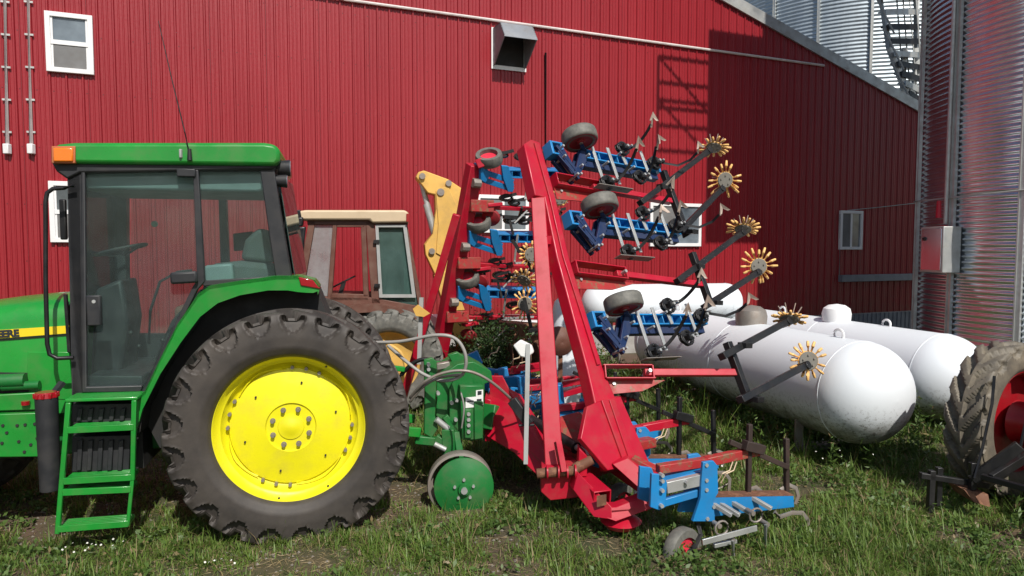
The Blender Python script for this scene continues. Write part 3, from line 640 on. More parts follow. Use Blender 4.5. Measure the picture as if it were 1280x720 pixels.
obj('fender_liner', mb, M['dark'], fen); 
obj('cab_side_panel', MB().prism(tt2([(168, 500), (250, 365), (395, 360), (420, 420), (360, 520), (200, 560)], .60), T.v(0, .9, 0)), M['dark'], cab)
obj('tail_light', MB().prism(tt2([(373, 346), (391, 350), (400, 361), (376, 357)], .285), T.v(0, .22, 0)), M['redlens'], fen, bevel=.006)
# hood
hd = [(-130, 392), (0, 373), (50, 368), (84, 366), (84, 372), (90, 500), (60, 500), (52, 492), (-5, 492), (-5, 466), (-130, 466)]
hh = T.t(0, 373, .62)
hs = MB(); secs = []
for px_, top_ in ((-190, 405), (-60, 381), (0, 373), (50, 368), (84, 366)):
    zt_ = (T.i @ T.t(px_, top_, .75)).z; x_ = (T.i @ T.t(px_, top_, .62)).x; r_ = []
    for k in range(13):
        t_ = pi * k / 12; yy = YC - .44 * cos(t_); zz = zt_ - .20 + .20 * sin(t_) ** .7
        r_.append(T.p(x_, yy, zz))
    zb_ = 1.02; r_ = [T.p(x_, YC - .44, zb_)] + r_ + [T.p(x_, YC + .44, zb_)]; secs.append(r_)
for k in range(len(secs) - 1):
    hs.add(secs[k] + secs[k + 1], [(j, j + 1, 16 + j, 15 + j) for j in range(14)])
hs.f.append(tuple(range(14, -1, -1))); hood = obj('hood', hs, M['tgreen'], tr, smooth=40)
YH = YC - .44
obj('engine_bay', MB().prism(tt2([(-200, 462), (34, 466), (36, 492), (-200, 492)], YH - .004), T.v(0, .3, 0)), M['dark'], hood)
obj('side_panel', MB().prism(tt2([(34, 440), (86, 440), (92, 500), (40, 498), (34, 470)], YH - .006), T.v(0, .1, 0)), M['tgreen'], hood, bevel=.004)
obj('hood_trim', MB().prism(tt2([(79, 368), (83, 368), (88, 440), (84, 440)], YH - .012), T.v(0, .03, 0)), M['black'], hood)
obj('yellow_stripe', MB().prism(tt2([(-190, 434), (0, 412.5), (86, 407), (86, 416.5), (0, 423), (-190, 446)], YH - .009), T.v(0, .008, 0)), M['striped'], hood, smooth=0)
obj('pinstripe', MB().prism(tt2([(-190, 447), (0, 424), (86, 417.5), (86, 419), (0, 425.6), (-190, 449)], YH - .010), T.v(0, .008, 0)), M['black'], hood, smooth=0)
def text(s, loc, xd, zd, size, m, parent, ext=.002, name='lettering', bold=0):
    c = bpy.data.curves.new('t', 'FONT'); c.body = s; c.size = size; c.extrude = ext; c.align_x = 'RIGHT'; c.offset = bold
    o_ = bpy.data.objects.new('t', c); COL.objects.link(o_); bpy.context.view_layer.update()
    me = bpy.data.meshes.new_from_object(o_.evaluated_get(bpy.context.evaluated_depsgraph_get())); bpy.data.objects.remove(o_); bpy.data.curves.remove(c)
    xd = Vector(xd).normalized(); zd = Vector(zd); zd = (zd - xd * zd.dot(xd)).normalized(); yd = xd.cross(zd)
    m4 = Matrix((xd, zd, yd)).transposed().to_4x4(); m4.translation = loc; me.transform(root_inv(parent) @ m4); me.name = name
    return link(name, me, m, parent)
pa_, pb_ = T.t(0, 421.5, YH - .012), T.t(24, 420, YH - .012); text('DEERE', pb_, pb_ - pa_, Vector((0, 0, 1)), .075, M['darkprint'], hood, bold=.004)
fp = obj('frame_plate', MB().prism(tt2([(-190, 524), (52, 516), (52, 571), (-190, 573)], .50), T.v(0, .06, 0)), M['tgreen'], tr, bevel=.006)
obj('step_bracket', MB().prism(tt2([(-190, 503), (55, 490), (60, 512), (-190, 520)], .56), T.v(0, .3, 0)), M['tgreen'], tr, bevel=.01)
hb = MB()
for u, v in ((3, 532), (21, 532), (31, 531), (43, 530), (2, 554), (23, 552), (38, 556), (8, 541), (46, 548), (30, 565)):
    q = T.t(u, v, .49); hb.cyl(q, q + T.v(0, .02, 0), .011, seg=10)
obj('hole', hb, M['dark'], fp)
eb = MB(); 
for k, (u, v, r_) in enumerate(((-60, 478, .07), (10, 476, .055), (28, 482, .035))): q = T.t(u, v, .56); eb.cyl(q - T.v(.14, 0, 0), q + T.v(.12, 0, 0), r_)
obj('engine_pipe', eb, M['dgreen'], tr); q = T.t(32, 506, .54); obj('red_cap', MB().cyl(q, q + Vector((0, 0, .03)), .03), M['redlens'], tr)
# black canister with red cap
a, b, c = T.t(58, 497, .30), T.t(62, 545, .30), T.t(63, 612, .30)
cn = obj('canister', MB().cyl(a, c, .078, .07, 24), M['plastic'], tr, smooth=50); cp = T.t(57, 492, .30)
mb = MB().cyl(a + Vector((0, 0, -.0)), a + Vector((0, 0, .045)), .078, .07, 20)
for k in range(10): t_ = 2 * pi * k / 10; e = Vector((cos(t_), sin(t_), 0)); mb.beam(a + e * .074, a + e * .074 + Vector((0, 0, .04)), .022, .02)
obj('cap', mb, M['redlens'], cn, bevel=.004)
q = T.t(78, 478, .42); obj('bracket', MB().beam(q, T.t(62, 498, .33), .05, .03), M['plastic'], cn)
# steps
ys = .20; sp = obj('step_rails', MB().beam(T.t(86, 503, ys), T.t(72, 667, ys), .035, .035, up=T.v(0, 1, 0)).beam(T.t(168, 500, ys), T.t(166, 600, ys), .035, .035, up=T.v(0, 1, 0)).beam(T.t(166, 596, ys), T.t(160, 657, ys), .028, .03, up=T.v(0, 1, 0)).prism(tt2([(81, 503), (172, 500), (172, 496), (81, 499)], ys - .01), T.v(0, .26, 0)), M['tgreen'], tr, bevel=.006)
def tread(u0, v0, u1, v1, th=5, dep=.20):
    a, b = T.t(u0, v0, ys - .02), T.t(u1, v1, ys - .02); mb = MB(); up = Vector((0, 0, 1))
    for k in range(6): o_ = T.v(0, dep * k / 6 + .01, 0); mb.beam(a + o_, b + o_, .022, .05 if k == 0 else .022)
    mb.beam(a + T.v(0, dep / 2, -.018), b + T.v(0, dep / 2, -.018), dep, .012); return obj('step', mb, M['tgreen'], sp, bevel=.003)
tread(84, 538, 167, 534); tread(79, 602, 164, 597); tread(78, 616, 163, 612); tread(72, 662, 160, 655)
mb = MB()
for (u0, v0, u1, v1) in ((90, 506, 166, 528), (90, 546, 163, 590)):
    mb.prism(tt2([(u0, v0), (u1, v0 - 2), (u1 - 2, v1), (u0 - 1, v1)], ys + .16), T.v(0, .25, 0))
    for k in range(5): uu = u0 + 7 + k * (u1 - u0 - 14) / 4.6; mb.prism(tt2([(uu, v0 + 5), (uu + 6, v0 + 4), (uu + 4, v1 - 2), (uu - 2, v1 - 1)], ys + .135), T.v(0, .03, 0))
obj('step_backing', mb, M['plastic'], sp, bevel=.006)
obj('fuel_tank', MB().prism(tt2([(92, 500), (176, 500), (180, 585), (92, 590)], .55), T.v(0, .9, 0)), M['dark'], tr)
# drawbar and lift arms at the rear
mb = MB()
for yy in (.78, 1.32): mb.beam(T.p(.3, yy, .75), T.p(1.12, yy, .62), .05, .09)
mb.beam(T.p(.3, YC, 1.3), T.p(1.0, YC, 1.18), .05, .05); mb.beam(T.p(.2, YC, .5), T.p(.9, YC, .5), .1, .04); obj('lift_arms', mb, M['tgreen'], tr, bevel=.008)
mb = MB().beam(T.p(.3, .85, 1.35), T.p(.62, .85, 1.42), .06, .05).beam(T.p(.3, 1.25, 1.35), T.p(.62, 1.25, 1.42), .06, .05); 
for yy in (.78, 1.32): mb.beam(T.p(.6, yy, 1.4), T.p(.8, yy, .7), .035, .035)
obj('lift_links', mb, M['tgreen'], tr, bevel=.006)
# ------------------------------------------------------------------ faded brown tractor behind
o = P(440, 300, 9.6); B = frame(Vector((o.x, o.y, 0)), 9); bt = empty('tractor', B.m, 'faded brown cab tractor with cream roof parked behind the big green tractor', 'tractor')
b2 = lambda pts, y: [B.t(a, b, y) for a, b in pts]; D = 1.45
r = obj('roof', MB().prism(b2([(372, 264), (382, 262.5), (506, 262.5), (511, 266), (511, 278), (465, 279), (462, 275), (374, 275)], -.08), B.v(0, D + .16, 0)), M['cream'], bt, bevel=.03)
obj('marker_light', MB().prism(b2([(366, 264), (375, 262), (377, 272), (367, 274)], -.09), B.v(0, .14, 0)), M['black'], r, bevel=.01); obj('tail_light', MB().prism(b2([(508, 267), (512, 267), (512, 277), (508, 277)], -.1), B.v(0, .1, 0)), M['redlens'], r)
cf = MB()
def bp(pts, y=0, th=.09): cf.prism(b2(pts, y), B.v(0, th, 0))
for y in (0, D - .09):
    bp([(386, 276), (394, 276), (378, 372), (368, 372)], y); bp([(416, 279), (421, 279), (415, 372), (409, 372)], y); bp([(421, 279), (456, 279), (456, 284), (421, 284)], y); bp([(451, 284), (457, 279), (461, 371), (454, 371)], y)
    bp([(413, 367), (461, 368), (461, 376), (412, 376)], y); bp([(457, 277), (468, 277), (476, 385), (465, 385)], y); bp([(505, 280), (509, 280), (529, 384), (523, 384)], y); bp([(384, 274), (509, 274), (510, 281), (384, 281)], y)
bp([(368, 370), (466, 372), (530, 384), (526, 398), (430, 400), (368, 392)], 0, D)
cfo = obj('cab_frame', cf, M['brown'], bt, bevel=.008)
def bg_(pts, m='glass2', y=.03, name='window_glass'): obj(name, MB().prism(b2(pts, y), B.v(0, .008, 0)), M[m], cfo, smooth=0)
bg_([(394, 281), (416, 281), (410, 370), (379, 371)], 'glass3'); bg_([(472, 282), (506, 282), (526, 382), (478, 376)]); bg_([(472, 282), (506, 282), (526, 382), (478, 376)], 'glass2', D - .05)
ofr = MB()
fr_o = [(469, 281), (508, 281), (520, 372), (474, 372)]; fr_i = [(473, 284), (504, 284), (515, 368), (478, 368)]
ofr.ring(b2(fr_o, -.03), b2(fr_i, -.03), B.v(0, .03, 0)); obj('window_frame', ofr, M['grey'], cfo); q = B.t(467, 302, -.03)
obj('hinge', MB().beam(q, q + B.v(.08, 0, 0), .04, .05).beam(B.t(468, 357, -.03), B.t(475, 357, -.03), .04, .05), M['black'], cfo)
obj('seat', MB().prism(b2([(482, 345), (486, 318), (498, 312), (505, 330), (505, 380), (480, 380)], .5), B.v(0, .45, 0)), M['dark'], cfo, bevel=.03); obj('headrest', MB().lathe(B.t(487, 318, .4), B.v(0, 1, 0), [(.001, 0), (.1, .01), (.12, .04), (.1, .07), (.001, .08)], 20), M['dark'], cfo)
obj('steering_wheel', MB().tube([B.t(430, 352, .6) + B.v(.16 * cos(t_), .16 * sin(t_), .08 * cos(t_)) for t_ in np.linspace(0, 2 * pi, 20)[:-1]], .013, 6, True).beam(B.t(430, 352, .6), B.t(424, 372, .6), .06, .06), M['black'], cfo)
obj('mirror', MB().prism(b2([(368, 284), (382, 283), (379, 314), (371, 318), (365, 312)], -.14), B.v(0, .07, 0)), M['black'], bt, bevel=.02)
obj('lamp', MB().prism(b2([(366, 272), (379, 271), (378, 283), (369, 283)], -.12), B.v(0, .1, 0)), M['black'], bt, bevel=.02)
fo = [(400, 420), (410, 398), (425, 386), (442, 381), (470, 380), (500, 386), (520, 397), (528, 408)]; fi = [(414, 424), (424, 404), (436, 395), (450, 391), (470, 390), (494, 394), (510, 404), (514, 412)]
mb = MB(); a, b = b2(fo, -.2), b2(fi, -.2)
for k in range(len(fo) - 1): mb.prism([a[k], a[k + 1], b[k + 1], b[k]], B.v(0, .45, 0))
obj('fender', mb, M['brown'], bt, smooth=50)
q = B.t(487, 468, -.1); zc = max(.78, (B.i @ q).z); xc = (B.i @ q).x
for yy in (-.3, 1.35):
    w = tyre('rear_wheel', B.p(xc, yy + .22, .76), B.v(0, 1, 0), .76, .43, .44, M['greyrub'], bt, lugs=20, seg=14); obj('rim', MB().lathe(B.p(xc, yy + .06, .76), B.v(0, 1, 0), [(.47, 0), (.44, .02), (.40, .08), (.3, .14), (.1, .12), (.001, .11)], 40), M['byellow'], w)
    w = tyre('front_wheel', B.p(xc - 2.5, yy + .25, .5), B.v(0, 1, 0), .5, .28, .3, M['greyrub'], bt, lugs=16, seg=10); obj('rim', MB().lathe(B.p(xc - 2.5, yy + .12, .5), B.v(0, 1, 0), [(.3, 0), (.26, .05), (.1, .04), (.001, .03)], 30), M['byellow'], w)
obj('hood', MB().box(B, xc - 3.0, xc - 1.0, .35, 1.1, .95, 1.55), M['brown'], bt, bevel=.08); obj('chassis', MB().box(B, xc - 2.9, xc + .3, .5, .95, .45, .96).box(B, xc - .12, xc + .12, -.1, 1.6, .65, .9), M['dark'], bt)
# ------------------------------------------------------------------ yellow digger arm behind the cultivator
o = P(548, 300, 11.2); Yf = frame(Vector((o.x, o.y, 0)), 12); ya = empty('excavator_arm', Yf.m, 'raised yellow digger arm standing behind the red frame, beside the brown tractor', 'digger arm')
pl = lambda pts, y: [Yf.t(a, b, y) for a, b in pts]
q2 = [(520, 221), (523, 215), (530, 213), (560, 224), (578, 236), (581, 243), (576, 262), (566, 285), (562, 320), (556, 352), (548, 352), (532, 318), (531, 306), (541, 292), (545, 262), (544, 243), (535, 241)]
yb = obj('boom', MB().prism(pl(q2, 0), Yf.v(0, .32, 0)), M['byellow'], ya, bevel=.012)
obj('side_plate', MB().prism(pl([(545, 238), (560, 232), (573, 262), (565, 282), (552, 320), (545, 316), (548, 280)], -.025), Yf.v(0, .024, 0)), M['byellow'], yb, bevel=.005)
mb = MB()
for u, v, r_ in ((528, 220, .05), (561, 229, .05), (551, 240, .06), (540, 314, .05)): q = Yf.t(u, v, -.05); mb.cyl(q, q + Yf.v(0, .06, 0), r_, seg=14)
obj('pivot_pin', mb, M['steel'], yb); obj('hydraulic_ram', MB().cyl(Yf.t(527, 228, .16), Yf.t(541, 284, .16), .045).cyl(Yf.t(533, 255, .16), Yf.t(544, 296, .16), .06), M['galv'], yb)
obj('lower_boom', MB().beam(Yf.t(552, 340, .16), Yf.t(585, 440, .16), .34, .3), M['byellow'], ya, bevel=.01); z_ = (Yf.i @ Yf.t(585, 440, .16)); obj('base_frame', MB().box(Yf, z_.x - .6, z_.x + .5, -.3, .6, .0, z_.z + .05), M['rust'], ya, bevel=.03)
obj('bucket', MB().prism(pl([(556, 352), (562, 330), (570, 330), (566, 380), (556, 372)], .0), Yf.v(0, .4, 0)), M['rust'], ya, bevel=.01)
# ------------------------------------------------------------------ white tanks
def tank(A_, Bc, r, lab, lid=None, lidm='white', legs=True, eye=.16, name='propane_tank', legz=0):
    A_ = Vector(A_); Bc = Vector(Bc); c = (A_ + Bc) / 2; ax = (Bc - A_).normalized(); L = (Bc - A_).length
    root = empty(name, (c.x, c.y, 0), lab, 'tank')
    pr = [(max(.001, r * sin(k * pi / 2 / 12)), r * .88 * (1 - cos(k * pi / 2 / 12))) for k in range(13)]
    n = 10; pr += [(r, r * .88 + (L - 2 * .88 * r) * k / n) for k in range(1, n)] + [(max(.001, r * cos(k * pi / 2 / 12)), L - r * .88 + r * .88 * sin(k * pi / 2 / 12)) for k in range(13)]
    t_ = obj('shell', MB().lathe(A_, ax, pr, 56), M['tank'], None, smooth=60, origin=c); t_.parent = root; t_.location = (0, 0, c.z)
    w = MB()
    for f in (r * .9, L * .5, L - r * .9): w.lathe(A_ + ax * (f - .012), ax, [(r - .005, 0), (r + .004, .006), (r + .004, .018), (r - .005, .024)], 56)
    obj('weld_seam', w, M['tank'], root)
    if legs:
        for f in (.2, .8):
            q = A_ + ax * L * f; sd = ax.cross(Vector((0, 0, 1))); m = MB()
            for s_ in (-1, 1): m.beam(Vector((q.x, q.y, 0)) + sd * (s_ * r * .6), q + sd * (s_ * r * .6) - Vector((0, 0, r * .7)), .10, .03, up=ax)
            m.beam(Vector((q.x, q.y, .05)) - sd * r * .75, Vector((q.x, q.y, .05)) + sd * r * .75, .14, .06); obj('leg', m, M['steel'], root)
    if lid:
        q = A_ + ax * L * lid + Vector((0, 0, r - .03)); obj('valve_dome', MB().lathe(q, (0, 0, 1), [(.2, 0), (.21, .12), (.19, .2), (.12, .25), (.001, .27)], 32), M[lidm], root)
    if eye:
        for f in (eye, 1 - eye):
            q = A_ + ax * L * f + Vector((0, 0, r + .03)); obj('lifting_eye', MB().tube([q + ax * (.07 * cos(k * pi / 8)) + Vector((0, 0, .06 * sin(k * pi / 8))) for k in range(16)], .016, 6, True), M['white'], root)
    return root
ra = .56; a = P(1082, 492, 7.3); e = Vector((-1.37, 4.65, -.0)).normalized(); a1_ = a - e * .42; zA = a.z
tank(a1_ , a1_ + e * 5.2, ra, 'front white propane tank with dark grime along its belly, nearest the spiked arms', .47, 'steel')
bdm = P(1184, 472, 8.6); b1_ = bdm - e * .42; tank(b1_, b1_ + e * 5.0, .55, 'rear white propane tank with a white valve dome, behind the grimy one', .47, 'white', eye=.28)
c1 = P(728, 380, 12.0); c2 = P(925, 382, 12.6); z_ = c1.z
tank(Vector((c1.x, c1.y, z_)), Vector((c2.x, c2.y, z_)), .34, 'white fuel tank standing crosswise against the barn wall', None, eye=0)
# upright cylinder
q = P(708, 470, 9.4); cyl = empty('gas_cylinder', (q.x, q.y, 0), 'upright white gas cylinder seen between the red beams', 'gas cylinder')
zt = P(708, 357, 9.4).z; C_ = Vector((q.x, q.y, 0)); obj('body', MB().lathe(C_, (0, 0, 1), [(.15, .02), (.2, .06), (.2, zt - .35), (.17, zt - .22), (.09, zt - .14)], 24), M['tank'], cyl); obj('collar', MB().lathe(C_, (0, 0, 1), [(.1, zt - .15), (.11, zt - .02), (.09, zt), (.001, zt)], 20), M['white'], cyl)
# white trailer deck in the background
a_, b_ = P(545, 404, 11.8), P(672, 404, 12.3); wt = empty('white_trailer', ((a_.x + b_.x) / 2, (a_.y + b_.y) / 2, 0), 'low white trailer board behind the green shrub', 'trailer')
obj('deck', MB().beam(a_, b_, 1.2, .20), M['white'], wt, bevel=.01)
for s_ in (.25, .75):
    q = a_.lerp(b_, s_) - Vector((0, .5, 0)); obj('wheel', MB().cyl(Vector((q.x, q.y, .33)), Vector((q.x, q.y + .18, .33)), .33, seg=24), M['black'], wt, bevel=.02)
obj('deck_frame', MB().beam(a_ - Vector((0, 0, .14)), b_ - Vector((0, 0, .14)), .9, .08), M['rust'], wt)
# ------------------------------------------------------------------ old red tractor at the right edge (seen from behind its left wheel)
o = G(1222, 632); hd_ = Vector((sin(R(63)), cos(R(63)), 0)); wc = Vector((4.70, 6.42, .73))
Rf = Fr(Matrix((hd_, Vector((-hd_.y, hd_.x, 0)), Vector((0, 0, 1)))).transposed().to_4x4()); m = Rf.m.copy(); m.translation = (wc.x, wc.y, 0); Rf = Fr(m)
rt = empty('tractor', Rf.m, 'old dark red tractor cut by the right edge, dusty cleated tyre turned to the viewer', 'tractor')
def chevtyre(y): 
    w = tyre('rear_wheel', Rf.p(0, y, .74), Rf.v(0, 1, 0), .74, .46, .36, M['dusty'], rt, lugs=17, depth=.045, side=.07, seg=26, skew=1.0, lw=.42, pk=.3)
    rm = MB()
    for s_ in (-1, 1): rm.lathe(Rf.p(0, y, .74), Rf.v(0, s_, 0), [(.49, .13), (.47, .145), (.44, .12), (.43, .03), (.2, .04 if s_ < 0 else .1), (.001, .06)], 48)
    obj('rim', rm, M['oldred'], w); return w
w1 = chevtyre(0); w2 = chevtyre(-1.45)
obj('axle_housing', MB().lathe(Rf.p(0, -.1, .74), Rf.v(0, -1, 0), [(.001, 0), (.20, 0), (.16, .08), (.13, .3), (.28, .42), (.30, .6), (.30, .8), (.13, 1.05), (.2, 1.25), (.001, 1.3)], 32), M['oldred'], rt)
obj('body', MB().box(Rf, -.28, 1.7, -.95, -.5, .5, 1.05).box(Rf, .9, 2.9, -1.0, -.45, .85, 1.35), M['oldred'], rt, bevel=.06)
for yy in (-.25, -1.2): 
    w = tyre('front_wheel', Rf.p(2.6, yy, .38), Rf.v(0, 1, 0), .38, .22, .18, M['dusty'], rt, lugs=14, depth=.012, side=.03, seg=10); obj('rim', MB().lathe(Rf.p(2.6, yy, .38), Rf.v(0, 1, 0), [(.24, -.05), (.2, 0), (.001, .02)], 24), M['oldred'], w)
obj('front_axle', MB().beam(Rf.p(2.6, -.2, .4), Rf.p(2.6, -1.25, .4), .1, .1).beam(Rf.p(2.6, -.72, .4), Rf.p(2.6, -.72, .9), .15, .2), M['oldred'], rt)
obj('fender', MB().prism([Rf.p(.83 * cos(R(t_)), -.22, .74 + .83 * sin(R(t_))) for t_ in range(20, 100, 8)] + [Rf.p(.78 * cos(R(t_)), -.22, .74 + .78 * sin(R(t_))) for t_ in range(92, 12, -8)], Rf.v(0, -.32, 0)), M['black'], rt)
obj('seat', MB().lathe(Rf.p(-.1, -.72, 1.25), (0, 0, 1), [(.001, 0), (.18, .02), (.22, .1)], 20).beam(Rf.p(.2, -.72, 1.0), Rf.p(-.1, -.72, 1.25), .05, .03), M['steel'], rt)
obj('steering_wheel', MB().tube([Rf.p(.75 + .06 * cos(t_), -.72 + .2 * cos(t_), 1.5 + .2 * sin(t_)) for t_ in np.linspace(0, 2 * pi, 20)[:-1]], .014, 6, True).beam(Rf.p(.75, -.72, 1.5), Rf.p(1.2, -.72, 1.2), .03, .03), M['black'], rt)
am = MB(); 
for yy in (-.38, -1.08): am.beam(Rf.p(.05, yy, .62), Rf.p(-.95, yy * .9 - .05, .42), .045, .08)
am.beam(Rf.p(-.95, -.32, .42), Rf.p(-.95, -1.1, .42), .05, .05)
obj('lift_arms', am, M['black'], rt, bevel=.006)
cb = MB().tube([Rf.p(-.1, -.35, 1.12), Rf.p(-.35, -.36, .95), Rf.p(-.45, -.37, .7), Rf.p(-.52, -.37, .5)], .013, 6); cb.tube([P(1243, 470, 5.95), P(1240, 505, 5.9), P(1228, 560, 5.85), P(1218, 598, 5.8)], .012, 6); obj('lift_link', cb, M['black'], rt)
# dark hitch frame left of the old tractor, standing in the grass
hf = empty('tool_frame', G(1175, 632), 'small black steel hitch frame standing in grass left of the cleated tyre', 'hitch frame')
mb = MB().beam(P(1150, 594, 5.9), P(1235, 607, 5.9), .05, .05).beam(P(1165, 588, 5.9), P(1162, 640, 5.9), .05, .05).beam(P(1174, 584, 5.95), P(1172, 632, 5.95), .05, .05).beam(P(1216, 578, 5.85), P(1215, 612, 5.85), .05, .05).beam(P(1215, 600, 5.85), P(1275, 557, 5.7), .06, .09)
obj('bar', mb, M['black'], hf, bevel=.005); obj('foot', MB().prism([P(1205, 612, 5.8), P(1235, 618, 5.8), P(1238, 634, 5.75), P(1218, 628, 5.75)], Vector((0, .25, 0))), M['rust'], hf)
# ------------------------------------------------------------------ cultivator
crt = empty('cultivator', (.4, 7.4, 0), 'red folding cultivator with blue tool units and orange finger wheels, wings folded up', 'cultivator')
B0 = P(775, 590, 5.9); T0 = P(671, 178, 7.2)
ud = Vector((sin(R(57)), cos(R(57)), -.16)); NW = frame3(B0, ud, T0 - B0)
nt_ = lambda pts, y=0: [NW.t(a, b, y) for a, b in pts]
Lw = (T0 - B0).length
def prm(name, pts, y, th, m, parent=crt, bev=.008, F=NW): return obj(name, MB().prism([F.t(a, b, y) for a, b in pts], F.v(0, th, 0)), m, parent, bevel=bev)
wb = prm('wing_beam', [(655, 180), (664, 174), (675, 178), (694, 244), (711, 320), (754, 461), (803, 576), (786, 586), (763, 586), (744, 505), (734, 461), (696, 320), (681, 246), (669, 244)], -.08, .14, M['red'], bev=.01)
prm('beam_flange', [(668, 178), (674, 180), (693, 244), (710, 320), (751, 455), (747, 456), (704, 320), (687, 246)], -.10, .019, M['red'], wb, .004)
prm('beam_sleeve', [(734, 508), (752, 500), (781, 584), (760, 588), (726, 548)], -.13, .05, M['red'], wb, .006)
prm('beam_sleeve', [(752, 500), (776, 496), (811, 576), (783, 586)], -.15, .07, M['red'], wb, .006)
prm('beam_sleeve', [(762, 500), (768, 499), (797, 580), (790, 583)], -.165, .02, M['red'], wb, .004)
bb = obj('brace_beam', MB().prism([P(664, 247, 6.75), P(681, 246, 6.75), P(705, 592, 5.75), P(682, 594, 5.75)], Vector((.0, .13, 0))), M['red'], crt, bevel=.008)
obj('brace_fin', MB().beam(P(682, 300, 6.6), P(702, 300, 6.7), .03, .08).beam(P(697, 552, 5.72), P(704, 590, 5.62), .05, .05), M['red'], bb)
# row unit prototype for the wings. x: rearwards, z: along the beam, -y: towards the soil side
def ring_t(mb, c, r, th, ax='y', n=14, wdt=.02, a0=0, a1=2 * pi):
    c = Vector(c); pts = []
    for k in range(n):
        t_ = a0 + (a1 - a0) * k / (n if a1 - a0 > 6.2 else n - 1); pts.append(c + (Vector((r * cos(t_), 0, r * sin(t_))) if ax == 'y' else Vector((r * cos(t_), r * sin(t_), 0))))
    mb.tube(pts, th, 6, a1 - a0 > 6.2, flat=(th, wdt))
def sweep(tip, back, parent, m='peach'):
    tip = Vector(tip); back = Vector(back); d = (tip - back).normalized(); s_ = Vector((0, 0, 1)).cross(d); s_ = s_.normalized() if s_.length > .1 else Vector((1, 0, 0)); n_ = d.cross(s_) * .012
    L_ = (tip - back).length
    d = (d + s_ * random.uniform(-.5, .5) + n_.normalized() * random.uniform(-.3, .9)).normalized(); s_ = (s_ - d * s_.dot(d)).normalized(); n_ = d.cross(s_) * .007; L_ *= random.uniform(.62, .85); bk = tip - d * L_; dr = n_.normalized() * L_ * .30; w = random.uniform(.5, .68)
    mb = MB()
    for q in (-1, 1): mb.prism([tip, tip - d * L_ * .62 - dr * .2, bk + s_ * (q * L_ * w * .55) - dr, bk + s_ * (q * L_ * w) - dr * 1.3], n_)
    mb.beam(tip - d * L_ * .3, back - d * .02, .022, .010)
    return obj('sweep', mb, M[m], parent, bevel=0, smooth=0)
